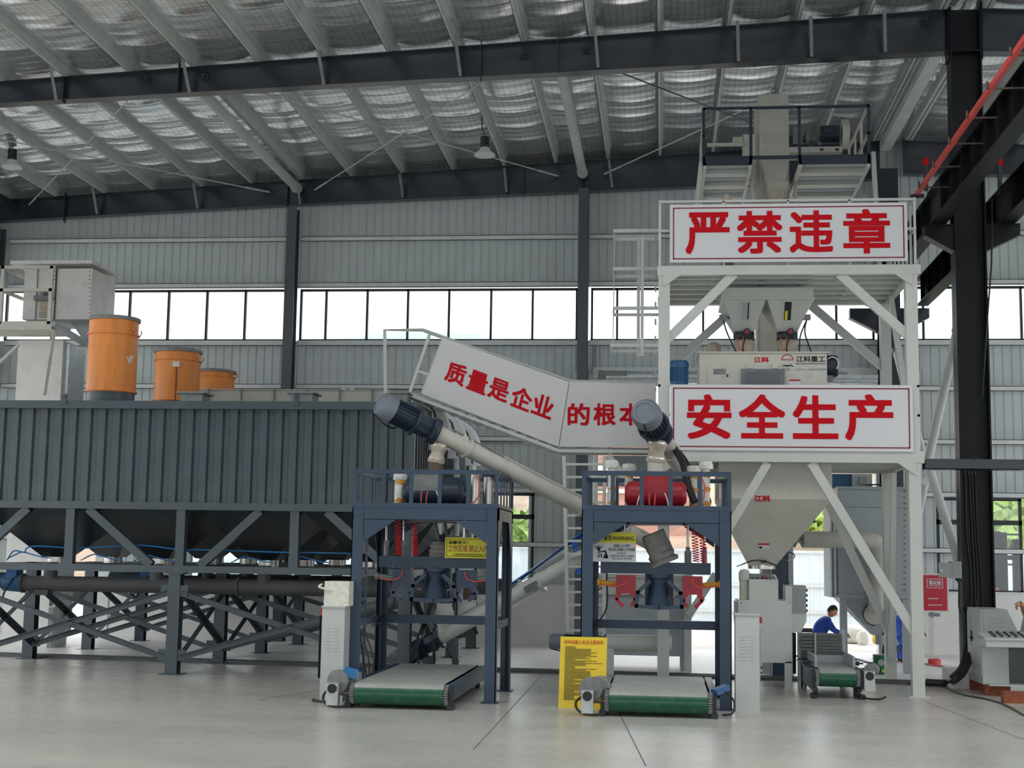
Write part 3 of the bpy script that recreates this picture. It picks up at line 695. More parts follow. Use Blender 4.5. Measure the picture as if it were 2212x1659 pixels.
# blue air hose looped along the front hoppers
hp_pts = [W(px, py, YS+.25) for px, py in ((15, 1210), (30, 1190), (52, 1193), (58, 1184), (75, 1180), (110, 1181), (160, 1184), (220, 1182), (285, 1178), (330, 1180), (385, 1187), (440, 1188), (520, 1190), (600, 1193), (680, 1194), (760, 1196))]
MB().tube(curve_pts(hp_pts, 4), .012).build('air_hose', 'hose_blue', silo)
for cx0, cy0 in ((60, 1195), (215, 1200), (330, 1202), (540, 1205), (660, 1205)):
    MB().tube(curve_pts([W(cx0-40, cy0+10, YS+.3), W(cx0-15, cy0-2, YS+.3), W(cx0, cy0, YS+.28), W(cx0+30, cy0+8, YS+.3), W(cx0+50, cy0+10, YS+.3)], 4), .011).build('air_hose', 'hose_blue', silo)
# collecting screw conveyors under the hoppers
def tube_screw(y, z, x0, x1, label, motor=True):
    t = thing('collecting_screw', label, 'conveyor', ((x0+x1)/2, y, z))
    MB().cyl((x0, y, z), (x1, y, z), .125, n=18).build('tube', 'pipe_dark', t)
    for xx in (x0, (x0+x1)/2, x1): MB().cyl((xx-.02, y, z), (xx+.02, y, z), .16, n=18).build('flange', 'pipe_dark', t)
    for bx in BX:
        if x0 < bx < x1: MB().cyl((bx, y, z+.05), (bx, y, zc0+.12), .11, n=14).build('inlet', 'pipe_dark', t)
    for xx in (x0+.35, x1-1.0): MB().box(xx-.12, xx+.12, y-.1, y+.1, z-.19, z-.10).build('bracket', 'pipe_dark', t)
    if motor:
        MB().cyl((x0-.32, y, z+.02), (x0, y, z), .15, n=16).cbox((x0-.16, y, z+.1), .18, .26, .3).build('gearbox', 'motor_blue', t)
        MB().cyl((x0-.85, y, z+.04), (x0-.32, y, z+.04), .13, n=16).build('motor', 'silo', t)
        MB().tube(curve_pts([(x0-.1, y-.14, z+.1), (x0-.2, y-.2, z-.1), (x0-.3, y-.16, z-.28), (x0-.45, y-.18, z-.1), (x0-.35, y-.15, z+.05)], 5), .016).build('cable', 'cable', t)
zs = WZ(300, 1264, 22.6)
tube_screw(22.6, zs, WX(50, 1264, 22.6), -3.2, 'dark collecting screw tube under the front row of hoppers')
tube_screw(25.25, zs, -9.2, -3.0, 'dark collecting screw tube under the second row of hoppers')
tube_screw(27.8, zs, -9.2, -3.0, 'dark collecting screw tube under the rear row of hoppers', False)
# floor cross pipe and white posts seen under the silo
# ---- filler pipes with gooseneck bends on the right side of the silo
for k, (y, pxr, pyt) in enumerate(((23.2, 955, 872), (25.2, 0, 0), (27.2, 0, 0))):
    t = thing('filler_pipe', ('white wrapped filler pipe bent over the right silo edge, nearest the red lettered banner', 'white wrapped filler pipe on the right silo edge, middle of three', 'white wrapped filler pipe on the right silo edge, rear of three')[k], 'pipe', (SXR+.3, y, zt1))
    r = .185; cx0 = SXR-.02; pts = [(cx0-.34, y, zt1+.0), ]
    pts = [(SXR-.38, y, zt1+.12)] + [(SXR-.32+.46*math.sin(a), y, zt1-.32+.44*math.cos(a)) for a in np.linspace(.0, math.pi/2, 9)] + [(SXR+.14, y, zt1-.62)]
    MB().tube(pts, r, 14).build('bend', 'film', t)
    MB().cyl((SXR+.14, y, zt1-.60), (SXR+.16, y, zl0-.3), .05, n=12).build('riser', 'girt', t)
    MB().tube([(SXR-.12, y-.2, zt1+.2), (SXR+.07, y-.2, zt1+.0), (SXR+.15, y-.2, zt1-.25), (SXR+.18, y-.18, zt1-.6)], .014).build('strap', 'cable', t)
# ---- orange dust collectors on the roof
def drum(cx, cy, Y, pw, ptop, pbot, label, extra=None):
    r = pw/2*Y/F_PX; x = WX(cx, (ptop+pbot)/2, Y); zb = WZ(cx, pbot+4 if pbot < 866 else pbot+16, Y); ztp = WZ(cx, ptop, Y)
    t = thing('dust_collector', label, 'drum', (x, Y, zt0-.03)); h = ztp-zb
    rg = WZ(cx, ptop+(pbot-ptop)*.21, Y)-zb
    MB().lathe((x, Y, zb), (0, 0, 1), [(.14, r*.99), (.16, r), (rg, r), (h-.05, r)], 40).build('shell', 'orange', t)
    MB().cyl((x, Y, zb), (x, Y, zb+.16), r*.96, n=36).build('base_ring', 'silo', t); MB().cyl((x, Y, zt0-.03), (x, Y, zb), r*.94, n=28).build('pedestal', 'silo', t)
    for zz in (rg, .165): 
        MB().cyl((x, Y, zb+zz-.012), (x, Y, zb+zz+.012), r*1.06, n=36).build('flange', 'orange', t)
    MB().lathe((x, Y, zb+h-.06), (0, 0, 1), [(0, r*1.07), (.05, r*1.08), (.06, r*1.05), (.085, r*.3), (.09, .01)], 40).build('lid', 'iron_grey', t)
    m = MB()
    for q in (0.25, math.pi-.1, -.4): m.tube([(x+r*1.06*math.cos(q), Y+r*1.06*math.sin(q), zb+rg), (x+r*1.13*math.cos(q), Y+r*1.13*math.sin(q), zb+rg+.05), (x+r*1.1*math.cos(q), Y+r*1.1*math.sin(q), zb+rg+.1)], .012)
    m.build('lifting_eye', 'orange', t)
    return t, x, r, zb, h
t, x, r, zb, h = drum(243, 0, 23.1, 109, 688, 864, 'tallest orange dust collector drum, nearest the white elevator casing')
pa = MB().add([(x+r*1.005*math.cos(q), 23.1-r*1.005*math.sin(q), zz) for q, zz in ((.62, zb+h*.52), (.35, zb+h*.54), (.2, zb+h*.53), (.3, zb+h*.47), (.48, zb+h*.44))], [(0, 1, 2, 3, 4)]); pa.build('torn_patch', 'wrap', t)
t, x, r, zb, h = drum(383, 0, 25.6, 100, 757, 870, 'middle orange dust collector drum carrying a small white box')
MB().cbox((x+r*.28, 25.6-r*.99, zb+h-.32), .13, .05, .1).build('junction_box', 'wrap', t); MB().tube([(x+r*.3, 25.6-r, zb+h-.36), (x+r*.32, 25.6-r*1.0, zb+h-.7), (x+r*.3, 25.6-r, zb+.1)], .009).build('cable', 'cable', t)
drum(462, 0, 28.3, 90, 801, 870, 'small orange dust collector drum at the right of the row, partly hidden')
for px, w in ((421, 66), (657, 64), (868, 42)):
    c = W(px, 866, 22.2); wd = w*22.2/F_PX; t = thing('vent_box', f'low grey vent cover on the silo roof ' + {421: 'in front of the middle orange drum', 657: 'between the orange drums and the walkway', 868: 'beside the walkway railing foot'}[px], 'vent', (c.x, 22.2, zt0))
    zv = WZ(px, 853, 22.2); MB().frustum((c.x, 22.2, zt0-.03), wd*.7, .4, (c.x, 22.2, zv), wd*.8, .4).build('body', 'iron_grey', t); MB().box(c.x-wd/2, c.x+wd/2, 21.95, 22.45, zv, zv+.03).build('cover', 'iron_grey', t)
# long cream trough conveyor lying along the rear of the roof
yt = 27.0; z0, z1 = WZ(600, 866, yt), WZ(600, 846, yt); t = thing('trough_conveyor', 'long cream covered trough conveyor lying along the silo roof', 'conveyor', (-6.5, yt, z0))
MB().box(WX(440, 855, yt), WX(845, 855, yt), yt-.2, yt+.2, z0-.1, z1).build('trough', 'cream', t); MB().box(WX(440, 855, yt), WX(845, 855, yt), yt-.24, yt+.24, z1, z1+.02).build('cover', 'cream', t)
for k in range(4): xx = WX(470+110*k, 850, yt); MB().box(xx-.05, xx+.05, yt-.12, yt+.12, zt0-.03, z0-.09).build('saddle', 'iron_grey', t)
for k in range(6): xx = WX(460+70*k, 850, yt); MB().cbox((xx, yt-.25, (z0+z1)/2), .03, .02, z1-z0+.05).build('clip', 'iron_grey', t)
for px in (742, 760): c = W(px, 846, yt-.1); MB().lathe(c+Vector((0, -.02, .04)), (0, 1, 0), [(0, .05), (.03, .05)], 14).build('ring', 'cream', t)
# ---- white bucket elevator at far left
ye = 26.9
el = thing('bucket_elevator', 'white bucket elevator casing with head box and service platform at far left', 'elevator', (WX(95, 900, ye), ye, 0))
P = lambda px, py, Y=ye: W(px, py, Y)
a, c = P(50, 1416), P(128, 1416)
def ebox(x0, y0, x1, y1, Y, d, name, mm='casing'):
    q0, q1 = W(x0, y1, Y), W(x1, y0, Y); return MB().box(q0.x, q1.x, Y, Y+d, q0.z, q1.z).build(name, mm, el)
qa, qb = W(40, 735, ye-.2), W(137, 735, ye-.2); MB().box(qa.x, qb.x, ye-.2, ye+.7, 0, qa.z).build('leg_casing', 'casing', el)
sd = MB().box(P(137, 800).x, P(152, 800).x, ye-.1, ye+.7, .2, P(100, 745).z).build('casing_flange', 'galv', el)
ebox(58, 1310, 118, 1412, ye-.3, .2, 'inspection_door'); ebox(100, 1312, 116, 1410, ye-.32, .1, 'door_strip', 'iron_grey')
hb = ebox(48, 580, 200, 690, ye-.35, 1.2, 'head_box')
MB().box(P(45, 580).x-.03, P(215, 580).x+.02, ye-.42, ye+.95, P(100, 579).z, P(100, 572).z).build('head_cover', 'casing', el)
ebox(115, 580, 123, 690, ye-.38, .06, 'dark_strip', 'frame_dark'); ebox(75, 580, 82, 690, ye-.38, .05, 'dark_strip', 'iron_grey')
m = MB()
for k in range(12):
    for px in (119, 194): c = P(px, 586+9*k, ye-.39 if px == 119 else ye-.36); m.cyl(c, c-Vector((0, .015, 0)), .012, n=6)
m.build('bolts', 'iron_grey', el, kind='stuff')
ebox(84, 648, 104, 686, ye-.37, .05, 'opening', 'cloth'); ebox(72, 638, 108, 648, ye-.5, .3, 'motor_shelf', 'iron_grey')
c = P(92, 632, ye-.5); MB().cyl(c, c+Vector((0, .3, 0)), .055).cyl(c-Vector((0, .02, 0)), c, .035).build('drive_motor', 'iron_grey', el)
m = MB().prism([P(150, 690), P(205, 690), P(205, 745), P(186, 745)], (0, .5, 0)); m.build('discharge_chute', 'filter_grey', el)
# platform and railings
yf_ = ye-1.0
q0, q1 = W(-60, 712, yf_), W(112, 692, yf_)
MB().box(q0.x, q1.x, yf_, ye-.1, W(0, 712, yf_).z, W(0, 694, yf_).z).build('platform', 'cream', el)
for py in (577, 626): 
    z = W(60, py, yf_).z; MB().box(q0.x, q1.x, yf_, yf_+.05, z-.03, z+.03).build('rail', 'cream', el); MB().box(q0.x+.5, q0.x+.55, yf_, ye, z-.03, z+.03).build('rail', 'cream', el)
for px in (2, 108): xx = W(px, 640, yf_).x; MB().box(xx-.035, xx+.035, yf_, yf_+.06, W(px, 700, yf_).z, W(px, 574, yf_).z).build('rail_post', 'cream', el)
MB().beam(W(118, 712, yf_), W(96, 853, yf_+.5), .06, .06).build('strut', 'cream', el); MB().beam(W(40, 745, yf_+.3), W(-20, 800, yf_+.3), .05, .05).build('strut', 'cream', el)
MB().beam(W(112, 700, yf_), W(190, 745, ye), .16, .08).build('side_beam', 'filter_grey', el)
MB().lathe((WX(75, 850, 24.6), 24.6, zt0-.03), (0, 0, 1), [(0, .42), (.10, .42), (.1, .38), (.12, .36)], 28).build('roof_collar', 'iron_grey', el)
# ================================================================== BAGGING MACHINES
def coil(c0, c1, r, turns, rt, n=None):
    c0, c1 = Vector(c0), Vector(c1); pts = []; n = n or turns*10
    for k in range(n+1):
        t = k/n; a = t*turns*2*math.pi; tt = t**.75
        pts.append(c0+(c1-c0)*tt+Vector((r*math.cos(a), r*math.sin(a)*.8, 0)))
    return MB().tube(pts, rt, 5)
def crumple(c, d, prof, n, seed, amp, sx=1.0):
    m = MB().lathe(c, d, prof, n, sx=sx); rr = np.random.RandomState(seed)
    ph = rr.rand(6)*6.28
    out = []
    for i, v in enumerate(m.v):
        q = Vector(v)-Vector(c); k = i//n; a = (i % n)/n*6.28
        f = 1+amp*(math.sin(3*a+ph[0]+k*1.9)+.7*math.sin(5*a+ph[1]-k*1.3)+.6*math.sin(2*a+ph[2]+k*2.7))
        dd = Vector(d).normalized(); ax = dd*q.dot(dd); out.append(tuple(Vector(c)+ax+(q-ax)*f))
    m.v = out; return m
def gear_motor_screw(t, base, dirv, r, navy='motor_navy'):
    """fan cooled motor with fins and a hexagonal gearbox, along dirv from base (gearbox foot) outwards"""
    d = Vector(dirv).normalized(); b0 = Vector(base); _, a, bb = MB.basis(d)
    MB().lathe(b0, d, [(0, r*1.15), (.05, r*1.15), (.05, r*.85), (.12, r*.95), (.26, r*.92), (.30, r*.8)], 8).build('gearbox', navy, t)
    mo = MB().lathe(b0, d, [(.28, r*1.25), (.32, r*1.25), (.32, r*.93), (.66, r*.93), (.66, r*.5)], 20).build('motor', navy, t)
    fins = MB()
    for k in range(22):
        q = 2*math.pi*k/22; o = a*math.cos(q)+bb*math.sin(q); fins.beam(b0+d*.33+o*r*.97, b0+d*.65+o*r*.97, .008, r*.2, up=o)
    fins.build('cooling_fins', navy, t)
    cp = MB().lathe(b0, d, [(.64, r*1.12), (.80, r*1.12), (.86, r*.9), (.862, r*.72), (.85, r*.70), (.85, .01)], 24).build('fan_cover', 'motor_cap', t)
    MB().beam(b0+d*.36+a*r*.8, b0+d*.56+a*r*.8, .09, .12, up=a).build('terminal_box', navy, t)
    MB().tube([b0+d*.62+bb*r*1.0, b0+d*.62+bb*r*1.22, b0+d*.58+bb*r*1.22, b0+d*.58+bb*r*1.0], .008).build('lifting_eye', 'iron_grey', t)
    MB().tube(curve_pts([b0+d*.42+a*r*.9-bb*r*.5, b0+d*.5+a*r*.6-bb*r*1.2, b0+d*.7-bb*r*1.35, b0+d*.85-bb*r*1.0], 4), .011).build('cable', 'cable', t)

def bagger(x0, x1, yf, yb, name, label, red):
    t = thing('bagging_machine', label, 'machine', ((x0+x1)/2, (yf+yb)/2, 0)); B = 'bag_blue'; pw = .15; cx = (x0+x1)/2; cy = (yf+yb)/2
    zt, zr, zbm0, zbm1 = 3.02, 2.55, 2.36, 2.53
    for xx, yy in ((x0, yf), (x1-pw, yf), (x0, yb-pw), (x1-pw, yb-pw)):
        m = MB(); s = 1 if xx == x0 else -1
        m.box(xx, xx+pw, yy, yy+.012, 0, zbm1) if yy == yf else m.box(xx, xx+pw, yy+pw-.012, yy+pw, 0, zbm1)
        ex = xx if xx == x0 else xx+pw-.012
        m.box(ex, ex+.012, yy, yy+pw, 0, zbm1); m.box(xx+pw/2-.006, xx+pw/2+.006, yy+.01, yy+pw-.01, 0, zbm1)
        p = m.build('post', B, t); MB().box(xx-.04, xx+pw+.04, yy-.04, yy+pw+.04, 0, .012).build('foot_plate', B, p)
    m = MB().box(x0+pw+.006, x1-pw-.006, yf+.004, yf+.02, zbm0, zbm1); bf_ = m.build('front_beam', B, t)
    rv = MB()
    for xx in (x0+.03, x0+.1, x1-.03, x1-.1):
        for zz in (zbm0+.035, zbm1-.035): rv.cyl((xx, yf-.008, zz), (xx, yf+.005, zz), .011, n=6)
    rv.build('rivets', 'blue_deep', bf_)
    MB().box(x0, x1, yb-.02, yb, zbm0, zbm1).build('rear_beam', B, t)
    for xx in (x0, x1-.014): MB().box(xx, xx+.014, yf, yb, zbm0, zbm1).build('side_beam', B, t)
    for xx, s in ((x0+pw, 1), (x1-pw, -1)):
        for yy in (yf+.012, yb-.02): MB().prism([(xx+s*.008, yy, zbm0-.008), (xx+s*.44, yy, zbm0-.008), (xx+s*.008, yy, zbm0-.30)], (0, .014, 0)).build('gusset', B, t)
    for xx in (x0+.002, x1-.014):
        for yy, s in ((yf+pw, 1), (yb-pw, -1)): MB().prism([(xx, yy, zbm0), (xx, yy+s*.35, zbm0), (xx, yy, zbm0-.5)], (.012, 0, 0)).build('gusset', B, t)
    # railing round the top
    for zz in (zt-.03, zr-.005):
        MB().box(x0, x1, yf-.004, yf+.03, zz-.03, zz+.03).build('rail', B, t); MB().box(x0, x1, yb-.03, yb, zz-.03, zz+.03).build('rail', B, t)
        MB().box(x0, x0+.03, yf, yb, zz-.03, zz+.03).build('rail', B, t); MB().box(x1-.03, x1, yf, yb, zz-.03, zz+.03).build('rail', B, t)
    for k in range(6):
        xx = x0+.025+(x1-x0-.05)*k/5; MB().box(xx-.026, xx+.026, yf, yf+.02, zr, zt-.03).build('baluster', B, t); MB().box(xx-.026, xx+.026, yb-.02, yb, zr, zt-.03).build('baluster', B, t)
        if 0 < k < 5:
            yy = yf+(yb-yf)*k/5
            for xx in (x0, x1-.02): MB().box(xx, xx+.02, yy-.026, yy+.026, zr, zt-.03).build('baluster', B, t)
    MB().box(x0+.02, x1-.02, yf+.02, yf+.7, zbm1-.02, zbm1).box(x0+.02, x1-.02, yb-.7, yb-.02, zbm1-.02, zbm1).build('deck_plate', B, t)
    zb = .98
    MB().box(x0+pw, x1-pw, yb-.10, yb-.02, zb-.06, zb+.06).build('tie_bar', 'blue_deep', t)
    for xx in (x0+.02, x1-.05): MB().box(xx, xx+.03, yf+pw, yb-pw, zb-.05, zb+.05).build('tie_bar', B, t)
    # weighing beam hung on load rods
    yw = cy-.15; zw = 1.72 if not red else 1.69
    MB().box(cx-.74, cx+.72, yw-.08, yw+.08, zw, zw+.155).build('weigh_beam', B, t)
    for dx in (-.66, -.42, .42, .64):
        lr = MB().cyl((cx+dx, yw, zw+.15), (cx+dx, yw, zbm0+.1), .016, n=10).build('load_rod', 'stainless', t)
        MB().cyl((cx+dx, yw, zw+.15), (cx+dx, yw, zw+.30), .034, n=10).cbox((cx+dx, yw, zw+.33), .06, .05, .07).build('load_cell', 'iron_grey', lr)
    # spout with hinged side brackets
    sp = MB().lathe((cx+.04, yw+.02, zw), (0, 0, -1), [(0, .16), (.05, .16), (.05, .12), (.25, .16), (.44, .19)], 24, sx=.95).build('spout', 'blue_deep', t)
    MB().box(cx-.15, cx+.23, yw+.1, yw+.24, zw-.43, zw+.02).build('spout_back', 'blue_deep', sp)
    for s in (-1, 1):
        q = [(.13, -.10), (.28, -.24), (.30, -.42), (.02, -.44)]; m = MB()
        pts = [Vector((cx+.04+s*a, yw-.16, zw+z)) for a, z in q]
        for a, c in zip(pts[:-1], pts[1:]): m.beam(a-(c-a).normalized()*.02, c+(c-a).normalized()*.025, .05, .05, up=(0, 1, 0))
        m.build('spout_bracket', 'blue_deep', sp)
        mm = 'red_paint' if red else 'blue_deep'
        gx_ = cx+.04+s*.44
        g_ = MB().box(gx_-.13, gx_+.13, yw-.17, yw+.05, zw-.26, zw-.02).build('clamp_body', mm, t)
        for ss in (-1, 1):
            m = MB(); p0 = Vector((gx_+ss*.08, yw-.12, zw-.25)); p1 = p0+Vector((ss*.05, 0, -.08)); p2 = p1+Vector((-ss*.08-s*.02, 0, -.10))
            m.beam(p0, p1+(p1-p0)*.15, .06, .07, up=(0, 1, 0)).beam(p1, p2, .05, .07, up=(0, 1, 0)).beam(p1+Vector((0, .12, 0)), p2+Vector((0, .12, 0)), .04, .05, up=(0, 1, 0)); m.build('jaw', mm, g_)
        MB().cyl((gx_+s*.12, yw-.1, zw-.14), (gx_+s*.34, yw-.1, zw-.12), .035, n=10).cyl((gx_+s*.34, yw-.1, zw-.12), (gx_+s*.38, yw-.1, zw-.12), .05, n=10).build('air_cylinder', 'tape' if red else 'iron_grey', g_)
        MB().tube(curve_pts([(gx_-s*.02, yw-.18, zw-.03), (gx_+s*.02, yw-.2, zw-.13), (gx_+s*.14, yw-.2, zw-.17), (gx_+s*.3, yw-.15, zw-.15)], 5), .009).build('air_hose', 'hose_red', g_)
        MB().cyl((gx_-s*.11, yw-.1, zw-.24), (gx_-s*.26, yw-.14, zw-.3), .012, n=8).build('push_rod', 'iron_grey', g_)
    # bellows above the beam
    if not red:
        m = crumple((cx+.10, yw, zw+.15), (0, 0, 1), [(0, .14), (.03, .17), (.06, .145), (.09, .165), (.12, .14), (.15, .155), (.18, .135), (.21, .12)], 24, 3, .02); m.build('bellows', 'cloth_grey', t)
        MB().beam((cx+.08, yw, zw+.36), (cx-.02, yw+.1, zbm0+.05), .04, .02).beam((cx+.2, yw, zw+.36), (cx+.12, yw+.1, zbm0+.05), .04, .02).build('hanger_bar', 'iron_grey', t)
    else:
        m = crumple((cx+.12, yw, zw+.14), (-.42, 0, 1), [(0, .19), (.05, .20), (.08, .165), (.13, .185), (.17, .165), (.25, .175), (.33, .16), (.42, .165), (.44, .15)], 24, 5, .03); m.build('bellows', 'cloth_grey', t)
    for k, dx in enumerate((-.50, -.27) if not red else (.50, .60)):
        coil((cx+dx, yw-.05, zbm0+.02), (cx+dx+.03, yw-.05, zw+.17), .042, 13, .0065).build('coiled_hose', 'red_coil', t)
    # air receivers, plate and wrapped cylinders on the deck
    ra = .155 if not red else .17; zc_ = zbm1+.22
    mm = 'motor_navy' if not red else 'red_paint'
    tk = MB().lathe((cx-.42, cy-.25, zc_), (1, 0, 0), [(0, ra*.6), (.04, ra*.93), (.07, ra), (.75, ra), (.78, ra*.93), (.82, ra*.6)], 26).build('air_receiver', mm, t)
    MB().box(cx-.28, cx-.22, cy-.3, cy-.2, zbm1, zc_-.1).box(cx+.18, cx+.24, cy-.3, cy-.2, zbm1, zc_-.1).build('receiver_foot', mm, tk)
    if not red: MB().lathe((cx-.1, cy+.25, zc_-.06), (1, 0, 0), [(0, .1), (.04, .14), (.6, .14), (.64, .1)], 22).build('air_receiver', mm, t)
    else: MB().lathe((cx-.3, cy+.3, zc_-.05), (1, 0, 0), [(0, .1), (.04, .14), (.6, .14), (.64, .1)], 22).build('air_receiver', mm, t)
    MB().box(cx-.21, cx+.17, yf+.22, yf+.24, zr+.20, zr+.42).build('valve_plate', 'iron_grey' if not red else 'red_paint', t)
    for k, (dx, w) in enumerate(((-.19, .05), (-.09, .0), (.0, .02), (.10, -.05))):
        MB().tube(curve_pts([(cx+dx, yf+.24, zr+.22), (cx+dx-w*.8, yf+.2, zr+.12), (cx+dx-w, yf+.22, zr+.02), (cx+dx+w, yf+.3, zbm1)], 5), .009).build('air_hose', ('hose_white', 'hose_red', 'hose_red', 'hose_white')[k], t)
        MB().tube(curve_pts([(cx+dx+.02, yf+.25, zr+.41), (cx+dx+.03, yf+.3, zr+.47), (cx+dx+.06, yf+.4, zr+.38)], 5), .008).build('air_hose', ('hose_red', 'hose_red', 'hose_white', 'hose_red')[k], t)
    for k, (dx, dy, hh) in enumerate(((-.50, -.1, .44), (.55, -.1, .5), (.70, .2, .46)) if not red else ((-.60, -.2, .62), (-.38, .2, .6), (.50, .2, .58), (.66, -.1, .62))):
        cc = MB().cyl((cx+dx, cy+dy, zbm1-.02), (cx+dx, cy+dy, zbm1+hh), .075 if not red else .055, n=16).build('lift_cylinder', 'wrap' if (red or k == 0) else 'stainless', t)
        if red or k == 0:
            for j in range(3 if red else 2):
                z = zbm1+.08+j*(.19 if red else .25); MB().cyl((cx+dx, cy+dy, z), (cx+dx+.012, cy+dy, z+.06), .079 if not red else .058, n=16).build('tape_band', 'tape', cc)
            crumple((cx+dx, cy+dy, zbm1+hh-.05), (0, 0, 1), [(0, .09), (.05, .1), (.10, .085), (.11, .02)], 14, k, .06).build('plastic_cap', 'wrap', cc)
        else: MB().cyl((cx+dx, cy+dy, zbm1+hh), (cx+dx, cy+dy, zbm1+hh+.03), .095, n=16).build('end_cap', 'dark_metal', cc)
    MB().tube(curve_pts([(cx+.58, cy-.25, zt), (cx+.64, cy-.3, zr+.3), (cx+.6, cy-.3, zr+.1), (cx+.4, cy-.3, zbm1+.02)], 5), .009).build('air_hose', 'hose_red', t)
    # inlet spigot
    MB().cyl((cx+.0, cy-.1, zbm1-.05), (cx+.0, cy-.1, zt+(.10 if not red else -.02)), .11, n=20).build('inlet_spigot', 'rust' if not red else 'stainless', t)
    MB().box(cx-.35, cx+.35, cy-.35, cy+.25, zbm0-.02, zbm1-.03).build('hanger_frame', 'silo_hop', t)
    if not red:   # access ladder on the left side
        for yy in (yf+.75, yf+1.10): MB().box(x0-.04, x0-.01, yy-.02, yy+.02, .0, zbm1).build('ladder_rail', B, t)
        for k in range(7): MB().box(x0-.045, x0-.005, yf+.75, yf+1.1, .3+k*.32, .34+k*.32).build('ladder_rung', B, t)
    MB().tube(curve_pts([(x0+.3, yb-.12, 2.3), (x0+.27, yb-.14, 1.7), (x0+.27, yb-.15, 1.2), (x0+.1, yb-.2, .95), (x0+.05, yb-.6, .9)], 5), .012).build('cable', 'cable', t)
    for k in range(3): MB().tube(curve_pts([(x0+.08, yf+.3+.1*k, .9), (x0+.14+.05*k, yf+.3+.1*k, .5), (x0+.2, yf+.35+.1*k, .2), (x0+.22+.03*k, yf+.4, .015)], 5), .011).build('cable', 'cable', t)
    return t, cx, cy, yw, zw
b1 = bagger(-4.10, -2.15, 18.55, 20.40, 'a', 'blue frame bagging machine with navy air tanks and yellow hanging sign', False)
b2 = bagger(-1.05, .875, 18.48, 20.20, 'b', 'blue frame bagging machine with red air tanks, red clamps and white warning sign', True)
# ---- hanging warning boards
def board(px0, py0, px1, py1, Y, name, label, cat, mm, d=.008, group=None):
    a, c = W(px0, py1, Y), W(px1, py0, Y); t = thing(name, label, cat, ((a.x+c.x)/2, Y, a.z))
    MB().box(a.x, c.x, Y, Y+d, a.z, c.z).build('board', mm, t); return t
XD, ZD_ = (1, 0, 0), (0, 0, 1)
def tx(body, px0, py0, px1, py1, Y, mm, t, bold=.012, name='lettering', off=.004, **k):
    a, c = W(px0, py1, Y-off), W(px1, py0, Y-off)
    return text(body, (a+c)/2, XD, ZD_, c.x-a.x, c.z-a.z, mm, t, name, bold, **k)
Yb = 18.95
s = board(961, 1162, 1056, 1205, Yb, 'warning_board', 'yellow warning board with red letters hung in the left bagging machine', 'sign', 'sign_yellow')
a, c = W(964, 1202, Yb-.003), W(1054, 1165, Yb-.003); lw = .006
MB().box(a.x, c.x, Yb-.003, Yb, a.z, a.z+lw).box(a.x, c.x, Yb-.003, Yb, c.z-lw, c.z).box(a.x, a.x+lw, Yb-.003, Yb, a.z, c.z).box(c.x-lw, c.x, Yb-.003, Yb, a.z, c.z).build('border', 'ink', s)
tx('温馨提示：', 968, 1168, 1012, 1175, Yb, 'ink', s, .015); tx('工作区域 禁止入内', 968, 1178, 1054, 1192, Yb, 'red_paint', s, .01); tx('河南骐睿智能装备有限公司', 978, 1196, 1052, 1201, Yb, 'ink', s, .007)
for dx in (975, 1040): MB().cyl(W(dx, 1163, Yb+.004), W(dx, 1120, Yb+.004), .004, n=6).build('hook', 'iron_grey', s)
Yc = 18.85
s = board(1276, 1150, 1374, 1213, Yc, 'warning_board', 'white and yellow robot area warning board hung in the right bagging machine', 'sign', 'sign_white')
a, c = W(1276, 1172, Yc-.004), W(1374, 1151, Yc-.004); MB().box(a.x, c.x, Yc-.004, Yc, a.z, c.z).build('yellow_band', 'sign_yellow', s)
tx('警告/WARNING', 1304, 1157, 1369, 1168, Yc-.005, 'ink', s, .01); tx('机器人工作时', 1326, 1176, 1361, 1182, Yc, 'ink', s, .012); tx('禁止进入机器人工作范围', 1315, 1184, 1371, 1190, Yc, 'ink', s, .012)
tx('ROBOT', 1333, 1193, 1354, 1197, Yc, 'ink_grey', s); tx('OPERATING AREA', 1318, 1199, 1370, 1203, Yc, 'ink_grey', s); tx('DO NOT ENTER', 1322, 1205, 1365, 1209, Yc, 'ink_grey', s)
m = MB(); Q = lambda x, y: W(1260+x/7.373, 1000+y/7.373, Yc-.004)
m.lathe(Q(242, 1332)+Vector((0, .003, 0)), (0, -1, 0), [(0, .013), (.002, .013)], 12)
for p0, p1, w in (((178, 1328), (235, 1372), .011), ((305, 1322), (258, 1370), .011), ((245, 1350), (250, 1400), .03), ((250, 1445), (243, 1510), .012), ((283, 1445), (291, 1508), .012), ((235, 1422), (350, 1402), .014), ((350, 1402), (368, 1460), .02)):
    m.beam(Q(*p0), Q(*p1), w, .003, up=(0, 1, 0))
m.prism([Q(335, 1460), Q(385, 1460), Q(400, 1522), Q(320, 1515)], (0, .003, 0)); m.build('pictogram', 'ink', s)
a, c = W(1278, 1166, Yc-.006), W(1300, 1156, Yc-.006)
MB().prism([a, Vector((c.x, a.y, a.z)), Vector(((a.x+c.x)/2, a.y, c.z))], (0, .002, 0)).build('warning_triangle', 'ink', s)
for dx in (1300, 1362): MB().cyl(W(dx, 1151, Yc+.004), W(dx, 1118, Yc+.004), .004, n=6).build('hook', 'iron_grey', s)
